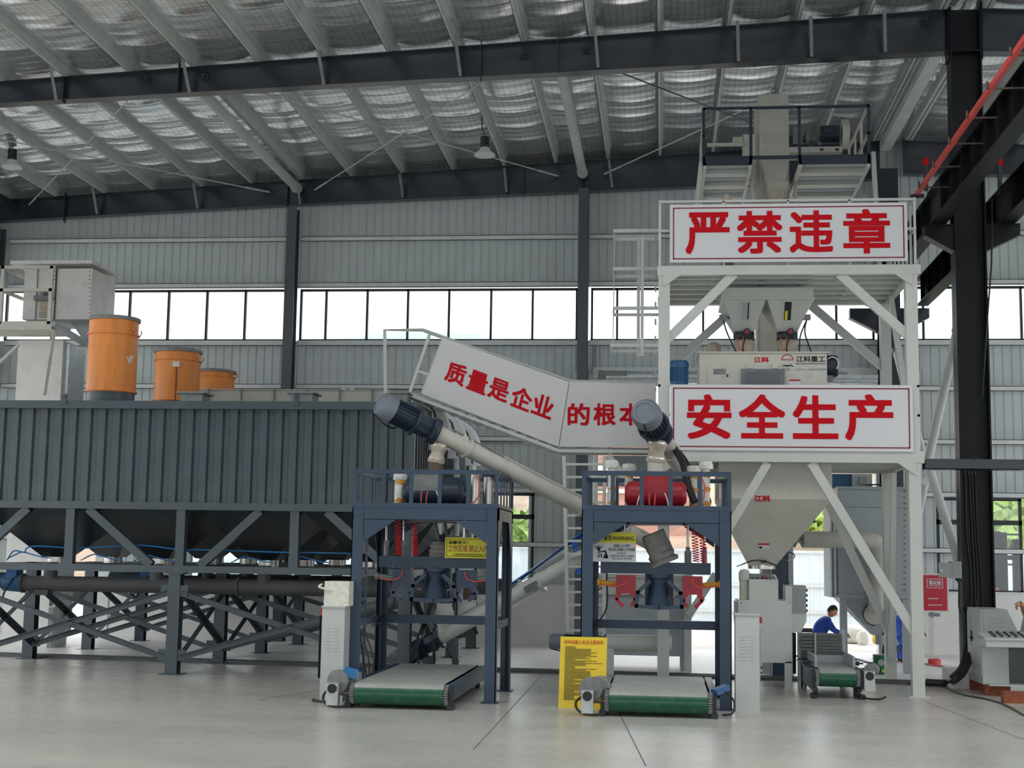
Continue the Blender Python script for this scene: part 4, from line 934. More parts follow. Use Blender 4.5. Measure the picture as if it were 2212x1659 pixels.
# ---- yellow notice sheet leaning on the right machine
pb0, pb1 = W(1206, 1526, 18.30), W(1305, 1530, 18.30); zt_ = W(1258, 1376, 18.42).z
po = thing('notice_sheet', 'yellow safety notice sheet with red heading leaning on the machine post', 'poster', ((pb0.x+pb1.x)/2, 18.3, 0))
xa, xb = W(1206, 1527, 18.3).x, W(1308, 1527, 18.3).x
MB().hexa([(xa, 18.28, 0), (xb, 18.28, 0), (xb, 18.288, 0), (xa, 18.288, 0), (xa+.01, 18.44, zt_), (xb+.01, 18.44, zt_), (xb+.01, 18.448, zt_), (xa+.01, 18.448, zt_)]).build('sheet', 'poster_yellow', po)
lz = Vector((.01, .16, zt_)).normalized()
def on_sheet(u, v): return Vector((xa+.01*v+(xb-xa)*u, 18.28+.16*v-.004, zt_*v))
text('码垛机器人安全注意事项', on_sheet(.5, .925), XD, lz, (xb-xa)*.84, .052, 'poster_red', po, 'heading', .012)
m = MB(); rr = np.random.RandomState(9); u0 = .11
for k in range(46):
    v = .86-.0165*k; L = rr.choice([.22, .45, .55, .68, .8], p=[.15, .3, .3, .15, .1]); 
    u = u0
    while u < u0+L:
        w = .02+.03*rr.rand(); p, q = on_sheet(u, v), on_sheet(min(u+w, u0+L), v); m.beam(p, q, .0022, .0085, up=lz); u += w+.007
m.build('fine_print', 'poster_ink', po)
# ---- floor belt conveyors
def belt_conveyor(x0, x1, ya, yb, label, zt=.31, motor_left=True, r=.135, ms=1.0, go=.26):
    t = thing('belt_conveyor', label, 'conveyor', ((x0+x1)/2, ya+.6, 0)); n = 10; pts = []
    for k in range(n+1): a = math.pi*(.5+k/n); pts.append((ya+r+r*math.cos(a), zt-r+r*math.sin(a)))
    for k in range(n+1): a = math.pi*(1.5+k/n); pts.append((yb-r+r*math.cos(a), zt-r+r*math.sin(a)))
    m = MB(); N = len(pts); m.v = [(x0, y, z) for y, z in pts]+[(x1, y, z) for y, z in pts]
    for k in range(N):
        j = (k+1) % N; m.f.append((k, j, N+j, N+k)); m.mi.append(0 if (k in (N-1, 0, 1, 2) or k > n+7) else 1)
    m.build('belt', ['belt_top', 'belt_green'], t, angle=1.2)
    for s, xx in ((-1, x0-.03), (1, x1+.03)):
        MB().cyl((xx-.02, ya+r, zt-r), (xx+.02, ya+r, zt-r), r*.9, n=20).build('roller_end', 'dark_metal', t)
        tt = MB()
        for k in range(14):
            q = math.pi*(.5+k/13); tt.cbox((xx, ya+r+r*.9*math.cos(q), zt-r+r*.9*math.sin(q)), .05, .018, .018)
        tt.build('roller_teeth', 'iron_grey', t)
        MB().box(min(xx, xx+s*.06), max(xx, xx+s*.06), ya+.12, yb-.05, .10, zt-.02).box(min(xx, xx+s*.09), max(xx, xx+s*.09), ya+.2, yb-.05, zt-.03, zt-.01).build('side_frame', 'bag_blue', t)
        for yy in (ya+.35, yb-.35): MB().box(xx-.03, xx+.03, yy-.04, yy+.04, 0, .12).build('foot', 'dark_metal', t)
        MB().cbox((xx+s*.05, ya+r, zt-r-.02), .05, .16, .24).cbox((xx+s*.05, ya+r, .03), .08, .2, .06).build('bearing_block', 'dark_metal', t)
    s = -1 if motor_left else 1; gx0 = (x0 if motor_left else x1)+s*go
    gb = MB().cbox((gx0, ya+.02, zt-.14), .145, .13, .27).build('worm_gearbox', 'alu', t)
    MB().lathe((gx0, ya-.04, zt-.07), (0, -1, 0), [(0, .058), (.02, .058), (.021, .042), (.015, .04), (.015, .01)], 16).build('bore_ring', 'dark_metal', gb)
    mm = MB()
    for ax in (-.055, .055):
        for az in (-.12, .12): mm.cbox((gx0+ax, ya-.05, zt-.14+az), .03, .015, .03)
    mm.build('corner_lug', 'alu', gb)
    MB().lathe((gx0+.03, ya+.09, zt+.0), (.35, 1, 0), [(ms*u, ms*w) for u, w in ((0, .15), (.04, .15), (.04, .12), (.28, .12), (.30, .14), (.36, .14), (.38, .1))], 22).build('motor', 'iron_grey', t)
    MB().cyl((gx0-s*.05, ya+.06, zt-.14), (x0 if motor_left else x1, ya+.06, zt-.14), .022, n=10).build('drive_shaft', 'rust', t)
    MB().tube(curve_pts([(gx0+.02, ya+.2, zt-.05), (gx0-.14, ya+.15, zt-.15), (gx0-.1, ya+.02, .05), (gx0+.1, ya-.05, .02), (gx0+.22, ya, .05)], 6), .016).build('cable', 'cable', t)
    return t, gx0
cv1, g1 = belt_conveyor(-3.80, -2.68, 17.55, 21.0, 'green belt floor conveyor running through the left bagging machine')
MB().beam((g1+.10, 17.68, .44), (g1+.25, 17.74, .40), .1, .12).build('terminal_box', 'hose_blue', cv1)
cv2, g2 = belt_conveyor(-.64, .54, 17.42, 19.9, 'green belt floor conveyor in front of the right bagging machine')
MB().beam((.62, 17.6, .30), (.78, 17.7, .36), .12, .07).build('terminal_box', 'motor_blue', cv2)
MB().tube(curve_pts([(.74, 17.62, .33), (.86, 17.65, .2), (.84, 17.6, .06), (.72, 17.55, .04)], 5), .014).build('cable', 'cable', cv2)
# ---- control cabinets
def cabinet(x0, x1, yf, yb, z1, label, side=1):
    t = thing('control_cabinet', label, 'cabinet', ((x0+x1)/2, (yf+yb)/2, 0))
    MB().box(x0, x1, yf, yb, .0, z1).build('body', 'cabinet', t); MB().box(x0-.01, x1+.01, yf-.02, yb+.01, z1, z1+.018).build('top_cover', 'cabinet', t)
    for c0 in (.3, .66):
        for k in range(8): MB().cbox((x0+(x1-x0)*c0, yf-.003, z1-.26-.042*k), .055, .008, .012).build('louvre', 'cabinet', t)
    MB().box(x0-.012 if side < 0 else x1, x0 if side < 0 else x1+.012, yf+.03, yb-.02, .08, z1-.15).build('door', 'cabinet_dark', t)
    xx = x0-.02 if side < 0 else x1+.02; MB().cbox((xx, yf+.06, z1-.06), .03, .05, .08).build('isolator_handle', 'red_paint', t)
    MB().cyl((xx, yf+.1, .55), (xx+side*.02, yf+.1, .55), .015, n=8).cyl((xx, yf+.1, .48), (xx+side*.02, yf+.1, .48), .012, n=8).build('lock', 'dark_metal', t)
    return t
yc1 = 18.22; xa1, xb1 = WX(693, 1420, yc1), WX(742, 1420, yc1)
cb = cabinet(xa1, xb1, yc1, yc1+.5, WZ(715, 1312, yc1), 'slim grey control cabinet left of the blue frame, foam wrapped box on top', -1)
MB().box(xa1-.03, xa1-.015, yc1-.01, yc1+.1, .3, WZ(715, 1330, yc1)).build('door_gap', 'ink', cb)
zf = WZ(715, 1312, yc1)+.018; fb = thing('wrapped_box', 'foam wrapped box standing on the left control cabinet', 'box', ((xa1+xb1)/2, yc1+.3, zf))
m = MB().frustum(((xa1+xb1)/2+.02, yc1+.26, zf), .33, .42, ((xa1+xb1)/2+.02, yc1+.26, WZ(720, 1256, yc1)), .325, .41).build('wrapping', 'foam', fb)
MB().tube(curve_pts([(xa1-.02, yc1+.03, zf+.28), (xa1-.05, yc1, zf+.24), (xa1+.1, yc1+.04, zf+.2)], 4), .014).build('knot', 'foam', fb)
MB().tube(curve_pts([(xa1-.1, yc1+.1, .012), (xa1+.1, yc1-.12, .012), (xa1+.22, yc1-.15, .012), (xa1-.05, yc1-.1, .02), (xa1-.12, yc1+.2, .012)], 6), .012).build('floor_cable', 'cable', cb)
yc2 = 18.34; cabinet(WX(1589, 1430, yc2), WX(1641, 1430, yc2), yc2, yc2+.3, WZ(1610, 1329, yc2), 'slim grey control cabinet right of the blue frame with a red isolator', 1)
# ---- screw conveyors feeding the bagging machines
def screw(p_up, p_lo, r, label, cloth_to=None, seed=1, length_m=.9, up_ext=.0):
    t = thing('screw_conveyor', label, 'conveyor', p_up); d = (Vector(p_up)-Vector(p_lo)).normalized()
    MB().cyl(p_lo, p_up, r, n=22).build('tube', 'cream', t)
    gear_motor_screw(t, Vector(p_up)+d*.0, d, r*1.42)
    MB().cyl(Vector(p_up)-d*.06, p_up, r*1.6, n=22).build('end_flange', 'motor_navy', t)
    return t, d
pu, pl = W(934, 930, 19.45), W(1440, 1190, 21.4)
sc1, d1 = screw(pu, pl, .118, 'pale screw conveyor with navy motor above the left bagging machine')
for k, f in enumerate((.14, .30, .62)):
    c = pu+(pl-pu)*f; MB().cyl(c-d1*.02, c+d1*.02, .15 if k != 1 else .125, n=20).build('flange', 'cream', sc1)
tp = MB().tube([pu-d1*.35+Vector((0, -.02, .16)), pu-d1*1.2+Vector((0, -.02, .15)), pu-d1*3.2+Vector((0, -.02, .15))], .016); tp.build('grease_pipe', 'cream', sc1)
c = pu-d1*.55; MB().lathe(c+Vector((0, -.06, .12)), (0, 1, 0), [(0, .05), (.02, .05)], 14).build('lug', 'cream', sc1)
st = W(997, 955, 19.9); MB().beam(st, (st.x+.05, 19.95, 2.56), .09, .05, up=(0, 1, 0)).build('stay', 'silo', sc1)
def sock(px0, py0, px1, py1, Y, r, seed, par, band=True):
    a, c = W(px0, py0, Y), W(px1, py1, Y); L = (c-a).length; d = (c-a).normalized()
    crumple(a, d, [(L*k/10, r*(1+.14*math.sin(k*.9))) for k in range(11)], 26, seed, .022).build('cloth_sleeve', 'cloth', par)
    for f in (.12, .80): MB().cyl(a+d*(L*f-.012), a+d*(L*f+.012), r*1.12, n=26, caps=False).build('clamp_band', 'stainless', par)
sock(950, 958, 941, 1000, 19.5, .105, 3, sc1)
MB().cyl(W(941, 995, 19.5), W(940, 1022, 19.45), .10, n=22).build('drop_pipe', 'rust', sc1)
pu2, pl2 = W(1422, 935, 19.35), W(1520, 1085, 22.6)
sc2, d2 = screw(pu2, pl2, .125, 'pale screw conveyor with navy motor above the right bagging machine')
c = pu2+(pl2-pu2)*.24; MB().cyl(c-d2*.02, c+d2*.02, .15, n=20).build('flange', 'cream', sc2)
sock(1421, 952, 1416, 1000, 19.3, .118, 8, sc2); MB().cyl(W(1416, 996, 19.3), W(1416, 1040, 19.25), .11, n=22).build('drop_pipe', 'cream', sc2)
MB().tube(curve_pts([W(1458, 970, 19.9), W(1475, 1000, 19.6), W(1484, 1040, 19.5), W(1500, 1085, 19.4)], 5), .05, 10).build('black_hose', 'cable', sc2)
MB().tube(curve_pts([W(1470, 975, 19.95), W(1490, 1010, 19.7), W(1494, 1060, 19.6), W(1515, 1090, 19.5)], 5), .02, 8).build('black_hose', 'cable', sc2)
# ---- low inclined screw behind, rising from the silo outlets to the tower
pl3, pu3 = W(952, 1376, 22.4), W(1335, 1160, 22.0); d3 = (pu3-pl3).normalized()
sc3 = thing('screw_conveyor', 'white inclined screw conveyor rising from under the silo behind the ladder', 'conveyor', pl3)
MB().cyl(pl3, pu3, .118, n=22).build('tube', 'white', sc3); gear_motor_screw(sc3, pl3, -d3, .15)
c = W(1167, 1258, 22.2); MB().cyl(c-d3*.03, c+d3*.03, .16, n=22).build('flange', 'white', sc3)
c2 = W(1148, 1268, 22.08)
MB().beam(c2-d3*.12+Vector((0, -.02, .0)), c2+d3*.12+Vector((0, -.02, 0)), .006, .11, up=(0, -.2, 1)).build('label_plate', 'iron_grey', sc3)
for f in (.12, .3, .45): c = pl3+(pu3-pl3)*f; MB().cbox(c+Vector((0, 0, .15)), .06, .06, .1).build('lug', 'white', sc3)
MB().tube([pl3+d3*.1+Vector((0, -.03, .17)), pu3+Vector((0, -.03, .17))], .014).build('grease_pipe', 'white', sc3)
for px, py0, py1, Y, lab in ((960, 1303, 1366, 22.35, ''), (1012, 1296, 1340, 23.2, '')):
    a, c = W(px, py0, Y), W(px, py1, Y)
    MB().lathe(a, (0, 0, -1), [(0, .13), (.02, .13), (.02, .12), (.08, .125), (.14, .155), (.20, .15), (.26, .12), (.29, .105), (max(.31, (a-c).length), .10)], 24).build('outlet_boot', 'white', sc3)
    MB().cyl(a+Vector((0, 0, .02)), a+Vector((0, 0, .24)), .10, n=16).build('outlet_neck', 'rust', sc3)
lg = W(985, 1378, 22.4); MB().box(lg.x-.05, lg.x+.05, 22.35, 22.45, 0, lg.z).build('support_leg', 'silo', sc3)
MB().tube(curve_pts([W(905, 1395, 22.2), W(903, 1430, 22.2), W(920, 1449, 22.2), W(938, 1430, 22.2), W(935, 1380, 22.2)], 6), .02).build('cable', 'cable', sc3)
MB().tube(curve_pts([W(965, 1400, 22.4), W(975, 1420, 22.4), W(992, 1428, 22.4)], 6), .014).build('cable', 'cable', sc3)
bt = thing('blue_pipe', 'slender blue pipe sloping above the white inclined screw', 'pipe', W(1095, 1272, 22.9)); MB().tube([W(1095, 1272, 22.9), W(1265, 1148, 22.9)], .042, 10).build('tube', 'blue_tube', bt)
MB().tube([W(1240, 1165, 22.85), W(1252, 1240, 22.85)], .05, 10).build('branch', 'blue_tube', bt)
fl = MB().prism([W(1098, 1262, 22.95), W(1222, 1178, 22.95), W(1222, 1192, 22.95)], (0, .02, 0)); fl.prism([W(1096, 1312, 22.3), W(1222, 1232, 22.3), W(1096, 1322, 22.3)], (0, .02, 0)); fl.build('loose_film', 'film', sc3)
# ================================================================== WALKWAY WITH BANNERS
yk = 22.35
wk = thing('walkway', 'white steel walkway with railings climbing from the tower to the silo roof', 'walkway', W(1100, 930, yk))
Pk = lambda x, y, d=0: W(x, y, yk+d)
MB().beam(Pk(884, 853), Pk(1208, 974), .05, .11, up=(0, -1, 0)).build('stringer', 'white', wk)
MB().beam(Pk(884, 853, .75), Pk(1208, 974, .75), .05, .11).build('stringer', 'white', wk)
MB().beam(Pk(1208, 974), Pk(1418, 976), .05, .12, up=(0, -1, 0)).build('deck_beam', 'white', wk); MB().beam(Pk(1208, 974, .75), Pk(1418, 976, .75), .05, .12).build('deck_beam', 'white', wk)
a, c = Pk(886, 849), Pk(1210, 970); dk = (c-a)
for k in range(12):
    p = a+dk*((k+.5)/12)+Vector((0, .05, -.03)); MB().box(p.x-.12, p.x+.12, yk+.03, yk+.75, p.z-.02, p.z+.01).build('tread', 'white', wk)
a = Pk(1210, 966); e = Pk(1420, 968)
for k in range(6): x = a.x+(e.x-a.x)*k/6; MB().box(x+.01, x+(e.x-a.x)/6-.01, yk+.03, yk+.75, a.z-.02, a.z+.0).build('deck_plate', 'filter_grey', wk)
for d in (.02, .75):
    MB().tube([Pk(833, 860, d), Pk(831, 713, d), Pk(914, 713, d), Pk(960, 730, d), Pk(1232, 824, d), Pk(1420, 829, d)], .03, 4).build('handrail', 'white', wk)
    for q in ((912, 850, 958, 730), (884, 852, 928, 722), (1015, 900, 1060, 768), (1112, 935, 1150, 800), (1208, 968, 1230, 824), (1320, 970, 1325, 828)):
        MB().beam(Pk(q[0], q[1], d), Pk(q[2], q[3], d), .045, .045).build('rail_post', 'white', wk)
    MB().beam(Pk(897, 800, d), Pk(1215, 900, d), .03, .04).build('mid_rail', 'white', wk)
for px in (1330, 1350, 1366): pass
# ladder standing under the walkway
ld = thing('ladder', 'white steel ladder standing beside the blue machine and rising to the walkway', 'ladder', (WX(1242, 1400, 21.9), 21.9, 0))
zl = W(1220, 985, 21.9).z
for px0, px1 in ((1218, 1230), (1306, 1304)):
    a, c = W(px0, 985, 21.9), W(px1, 1416, 21.9); MB().beam((c.x, 21.9, 0), a, .05, .07, up=(0, 1, 0)).build('ladder_rail', 'white', ld)
for k in range(15):
    f = k/15; y = 1003+27.6*k; x0_, x1_ = 1218+12*f, 1306-2*f; MB().beam(W(x0_, y, 21.9), W(x1_, y, 21.9), .05, .035).build('ladder_rung', 'white', ld)
MB().beam(W(1312, 985, 21.95), W(1372, 1062, 21.95), .12, .06, up=(0, 1, 0)).build('knee_brace', 'white', wk)
MB().box(WX(1322, 1000, 22.9), WX(1418, 1000, 22.9), 22.9, 22.95, W(1400, 1030, 22.9).z, W(1400, 985, 22.9).z).build('rear_panel', 'filter_grey', wk)
# banners
def banner(name, label, quad, th=.012):
    t = thing(name, label, 'banner', (quad[0]+quad[2])/2); MB().prism(quad, (0, th, 0)).build('sheet', 'banner', t); return t
yq = yk-.06; Pq = lambda x, y: W(x, y, yq)
bn1 = banner('banner', 'sloping white banner with five red characters tied to the walkway railing', [Pq(957, 729), Pq(1229, 825), Pq(1206, 965), Pq(912, 851)])
xd = (W(1206, 965, yq)-W(912, 851, yq)).normalized(); zd = (W(957, 729, yq)-W(912, 851, yq)).normalized()
for ch, px, py, s in (('质', 985, 807, 46), ('量', 1032, 825, 46), ('是', 1078, 842, 46), ('企', 1127, 861, 47), ('业', 1173, 877, 47)):
    c = W(px, py, yq-.006); k = yq/F_PX; text(ch, c, xd, (zd+Vector((0, 0, .4))).normalized(), s*k, s*k, 'red_print', bn1, 'character', .022)
bn2 = banner('banner', 'level white banner with three red characters between the slope and the tower leg', [Pq(1231, 824), Pq(1417, 829), Pq(1417, 966), Pq(1208, 965)])
for ch, px in (('的', 1250), ('根', 1306), ('本', 1362)):
    c = W(px, 895, yq-.006); k = yq/F_PX; text(ch, c, XD, ZD_, 48*k, 48*k, 'red_print', bn2, 'character', .022)

# ================================================================== MIXING TOWER
yt0, yt1 = 20.94, 23.55; TX0, TX1 = -.075, 3.70; pw = .17
tw = thing('mixing_tower', 'tall white steel tower frame with three decks, carrying the large red lettered signs', 'tower', ((TX0+TX1)/2, (yt0+yt1)/2, 0))
zd1a, zd1b = 3.32, 3.49; zd2a, zd2b = 6.10, 6.24
for xx in (TX0, TX1-pw):
    for yy in (yt0, yt1-pw):
        p = MB().box(xx, xx+pw, yy, yy+pw, 0, zd2a).build('post', 'white', tw)
        MB().box(xx-.06, xx+pw+.06, yy-.06, yy+pw+.06, 0, .015).build('base_plate', 'white', p)
for z0, z1 in ((zd1a, zd1b), (zd2a, zd2b)):
    MB().box(TX0-.02, TX1+.05, yt0-.012, yt0+.10, z0, z1).build('deck_beam', 'white', tw); MB().box(TX0-.02, TX1+.05, yt1-.10, yt1+.01, z0, z1).build('deck_beam', 'white', tw)
    for xx in (TX0, TX1-.10): MB().box(xx, xx+.10, yt0+.1, yt1-.1, z0+.002, z1).build('deck_beam', 'white', tw)
    for k in range(5): y = yt0+.45+k*.42; MB().box(TX0+.1, TX1-.1, y-.03, y+.03, z0+.02, z1-.012).build('joist', 'white', tw)
    for x in (.75, 1.5, 2.15, 2.9): MB().box(x-.035, x+.035, yt0+.1, yt1-.1, z0+.06, z1-.014).build('joist', 'white', tw)
    for k in range(4): 
        xa_ = TX0+(TX1-TX0)*k/4; MB().box(xa_+.01, xa_+(TX1-TX0)/4-.01, yt0+.1, yt1-.1, z1-.012, z1).build('floor_plate', 'filter_grey', tw)
# diagonal braces
def br(px0, py0, px1, py1, Y, w=.13):
    MB().beam(W(px0, py0, Y), W(px1, py1, Y), .08, w, up=(0, 1, 0) if False else (0, 0, 1)).build('diagonal_brace', 'white', tw)
yb_ = yt0+.07
br(1586, 592, 1440, 735, yb_); br(1812, 592, 1972, 735, yb_)
br(1658, 1000, 1560, 1165, yb_, .12); br(1752, 1000, 1982, 1378, yb_, .13)
yr_ = yt1-.09
br(1575, 678, 1450, 790, yr_); br(1752, 660, 1915, 800, yr_); br(1785, 1080, 1935, 1395, yr_, .12)
for xx in (TX1-.10,):
    for (z0, z1, a, c) in ((zd1b, zd2a, yt0+.2, yt1-.2), (0.4, zd1a, yt1-.25, yt0+.4)):
        MB().beam((xx, a, z0+.3 if z0 > 1 else z0), (xx, (yt0+yt1)/2+.5, z1-.02), .10, .08, up=(1, 0, 0)).build('side_brace', 'white', tw)
for x, s in ((TX0+pw, 1), (TX1-pw, -1)):
    for z in (zd1a, zd2a): MB().prism([(x-s*.1, yt0-.02, z), (x+s*.16, yt0-.02, z), (x-s*.1, yt0-.02, z-.18)], (0, .012, 0)).build('gusset', 'white', tw)
# railings
def railing(z0, h, sides, name='railing'):
    for zz in (z0+h, z0+h*.55):
        MB().box(TX0, TX1, yt0+.02, yt0+.055, zz-.018, zz+.018).build('rail', 'white', tw)
        for xx in (TX0, TX1-.035): MB().box(xx, xx+.035, yt0, yt1, zz-.018, zz+.018).build('rail', 'white', tw)
    for xx in (TX0, TX1-.035):
        for k in range(8): y = yt0+.02+(yt1-yt0-.06)*k/7; MB().box(xx, xx+.035, y, y+.03, z0, z0+h).build('rail_post', 'white', tw)
    for x in (TX0+.95, TX0+1.9, TX0+2.8): MB().box(x, x+.035, yt0+.02, yt0+.055, z0, z0+h).build('rail_post', 'white', tw)
railing(zd2b, .99, 0); railing(zd1b, .95, 0)
# big signs hung on the front railings
def big_sign(x0, y0, x1, y1, chars, label):
    Y = yt0-.05; a, c = W(x0, y1, Y), W(x1, y0, Y); t = thing('sign_board', label, 'sign', ((a.x+c.x)/2, Y, a.z))
    MB().box(a.x, c.x, Y, Y+.03, a.z, c.z).build('board', 'sign_white', t)
    m = MB(); w = .018; mg = .045
    for p in ((a.x+mg, c.x-mg, c.z-mg-w, c.z-mg), (a.x+mg, c.x-mg, a.z+mg, a.z+mg+w), (a.x+mg, a.x+mg+w, a.z+mg, c.z-mg), (c.x-mg-w, c.x-mg, a.z+mg, c.z-mg)): m.box(p[0], p[1], Y-.004, Y, p[2], p[3])
    m.build('border', 'red_line', t)
    for ch, q0, r0, q1, r1 in chars:
        a2, c2 = W(q0, r1, Y-.006), W(q1, r0, Y-.006); text(ch, (a2+c2)/2, XD, ZD_, c2.x-a2.x, c2.z-a2.z, 'red_print', t, 'character', .021)
    return t
big_sign(1447, 437, 1959, 567, (('严', 1481, 458, 1576, 549), ('禁', 1592, 455, 1690, 548), ('违', 1706, 454, 1799, 546), ('章', 1822, 451, 1922, 548)), 'upper white sign board with four large red characters on the tower')
big_sign(1447, 832, 1971, 972, (('安', 1484, 852, 1580, 948), ('全', 1596, 852, 1696, 947), ('生', 1713, 854, 1810, 948), ('产', 1826, 852, 1929, 951)), 'lower white sign board with four large red characters on the tower')
# ---- caged ladder on the tower's left
cl = thing('caged_ladder', 'white caged ladder hoops on the left flank of the tower', 'ladder', W(1380, 770, 22.6))
for (y, l, sl) in ((517, 1327, 20), (597, 1326, 8), (680, 1326, 14), (758, 1320, 12)):
    MB().box(WX(l, y, 22.6), TX0, 22.58, 22.62, WZ(l, y+3, 22.6), WZ(l, y-3, 22.6)).build('hoop', 'white', cl)
    zz = WZ(l, y, 22.6); MB().box(WX(l, y, 22.6)+.02, TX0, 21.98, 22.02, zz-.025, zz+.025).build('hoop', 'white', cl); MB().beam((WX(l, y, 22.6)+.02, 22.0, zz), (WX(l, y, 22.6), 22.6, zz), .03, .045).build('hoop', 'white', cl)
for px, yy in ((1380, 22.6), (1388, 22.0)):
    a = W(px, 512, yy); MB().box(a.x-.025, a.x+.025, yy-.035, yy-.01, WZ(px, 770, yy), a.z).build('cage_bar', 'white', cl)
a = W(1328, 520, 22.3); MB().cyl(a, (a.x-.02, 22.3, WZ(1326, 765, 22.3)), .008, n=6).build('cage_bar', 'white', cl)
for k in range(12): z = 4.0+k*.27; MB().cyl((TX0-.05, 22.05, z), (TX0-.05, 22.55, z), .014, n=8).build('rung', 'white', cl)
# ---- upper storage funnel pair under the upper deck
yh = 22.15
fn = thing('twin_hopper', 'white twin cone hopper with two sight windows under the upper deck', 'hopper', W(1655, 740, yh))
z_t, z_m, z_b = 6.02, WZ(1655, 645, yh-.55), WZ(1655, 715, yh-.2)
xl, xm, xr = WX(1560, 645, yh-.55), WX(1655, 645, yh-.55), WX(1757, 645, yh-.55)
MB().box(xl, xr, yh-.6, yh+.6, z_m-.01, z_t).build('top_box', 'white', fn)
m = MB().box(xl-.015, xr+.015, yh-.615, yh+.615, z_m-.02, z_m+.01); m.build('flange', 'white', fn)
for k, (x0, x1, cx_) in enumerate(((xl, xm, WX(1607, 700, yh)), (xm, xr, WX(1700, 700, yh)))):
    cn = MB().frustum((cx_, yh, z_b), .30, .36, ((x0+x1)/2, yh, z_m-.01), x1-x0-.02, 1.18).build('cone', 'white', fn)
    a, c = W((1600, 1692)[k], 692, yh-.4), W((1620, 1711)[k], 653, yh-.46)
    def fr(u0, u1, v0, v1, name, mm, o):
        q = lambda u, v: Vector((a.x+(c.x-a.x)*u, 0, a.z+(c.z-a.z)*v))
        def yy(z): f = (z-z_b)/(z_m-.01-z_b); return yh-(.18+(.59-.18)*f)-o
        P_ = [q(u0, v0), q(u1, v0), q(u1, v1), q(u0, v1)]
        for p in P_: p.y = yy(p.z)
        MB().prism(P_, (0, .012, 0)).build(name, mm, cn)
    fr(-.15, 1.15, -.08, 1.08, 'window_frame', 'white', .012); fr(.1, .9, .05, .95, 'sight_window', 'frame_dark' if k else 'filter_grey', .02)
    if k: fr(.2, .5, .06, .5, 'yellow_strip', 'sign_yellow', .03)
    else:
        fr(.75, .88, .1, .9, 'sight_edge', 'frame_dark', .03)
    zb_ = z_b
    MB().cyl((cx_, yh, zb_-.12), (cx_, yh, zb_+.01), .165, n=24).build('butterfly_valve', 'dark_metal', cn)
    vb = MB().cyl((cx_-.05, yh-.26, zb_-.02), (cx_+.05, yh-.26, zb_-.02), .0001, n=3)
    MB().cyl((cx_+.03, yh-.28, zb_-.02), (cx_+.03, yh-.16, zb_-.02), .055, n=14).cbox((cx_-.04, yh-.2, zb_-.08), .26, .06, .05).build('actuator', 'dark_metal', cn)
    MB().cyl((cx_+.03, yh-.285, zb_-.02), (cx_+.03, yh-.28, zb_-.02), .032, n=12).build('red_cap', 'red_paint', cn)
    crumple((cx_, yh, zb_-.11), (0, 0, -1), [(0, .15), (.06, .16), (.14, .145), (.24, .155), (.34, .15), (.42, .15)], 22, 4+k, .02).build('cloth_sleeve', 'cloth', cn)
    MB().tube(curve_pts([(cx_-.12, yh-.22, zb_-.08), (cx_-.1, yh-.24, zb_-.25), (cx_-.05, yh-.24, zb_-.3), (cx_-.02, yh-.22, zb_-.1)], 5), .008).build('air_hose', 'hose_red', cn)
    MB().tube(curve_pts([(cx_+.0, yh-.22, zb_-.12), (cx_-.03, yh-.24, zb_-.3), (cx_+.06, yh-.24, zb_-.45)], 5), .012).build('cable', 'cable', cn)
    sx_ = (WX(1562, 688, yh-.3), WX(1742, 684, yh-.3))[k]; zz = WZ(1600, 686, yh-.3)
    MB().cbox((sx_, yh-.3, zz), .12, .09, .08).cyl((sx_, yh-.3, zz), (cx_, yh-.2, zz), .02, n=8).build('vibrator', 'iron_grey', cn)
    ex = (WX(1590, 760, yh-.3), WX(1752, 760, yh-.3))[k]
    MB().tube(curve_pts([(sx_, yh-.33, zz-.04), (sx_+(.06 if k == 0 else -.03), yh-.35, zz-.25), (ex, yh-.35, WZ(1600, 762, yh-.3))], 6), .012).build('cable', 'cable', cn)
    if k: MB().tube(curve_pts([(sx_, yh-.33, zz-.04), (sx_-.1, yh-.35, zz-.3), (WX(1722, 762, yh), yh-.35, WZ(1600, 762, yh-.3))], 6), .012).build('cable', 'cable', cn)
# ---- mixer body standing on the lower deck
ym = 21.45
mx = thing('mixer', 'grey white mixer housing with door and red logo behind the lower sign', 'mixer', W(1645, 830, ym))
a, c = W(1511, 833, ym), W(1786, 763, ym)
MB().box(a.x, c.x, ym, ym+1.5, zd1b, c.z).build('housing', 'cream', mx); MB().box(a.x-.03, c.x+.03, ym-.03, ym+1.53, c.z, c.z+.02).build('rim', 'cream', mx)
def mpanel(x0, y0, x1, y1, name, mm, o=.02, par=mx): a, c = W(x0, y1, ym), W(x1, y0, ym); return MB().box(a.x, c.x, ym-o, ym, a.z, c.z).build(name, mm, par)
dr = mpanel(1528, 794, 1577, 832, 'service_door', 'cream', .015); mpanel(1541, 797, 1568, 809, 'door_plate', 'iron_grey', .02, dr); mpanel(1570, 809, 1573, 815, 'lock', 'dark_metal', .03, dr)
d2_ = mpanel(1601, 798, 1694, 834, 'discharge_door', 'motor_cap', .05); mpanel(1612, 804, 1684, 834, 'door_panel', 'ink_grey', .06, d2_)
for x in (1619, 1674): mpanel(x-6, 787, x+6, 797, 'hinge', 'cream', .05, d2_)
mpanel(1601, 802, 1604, 815, 'latch', 'iron_grey', .06, d2_)
tx('江科', 1629, 771, 1661, 783, ym, 'red_print', mx, .025); tx('江科重工', 1720, 769, 1783, 782, ym, 'ink', mx, .015); tx('JIANGKE ZHONGGONG', 1719, 784, 1783, 788, ym, 'ink', mx, .01)
tx('电话： 0371—85227999', 1689, 795, 1784, 801, ym, 'ink_grey', mx, .005); tx('JIANGKE', 1688, 775, 1714, 780, ym, 'red_print', mx, .01)
m = MB(); cl_ = W(1701, 778, ym-.004); rr_ = 12.5*ym/F_PX
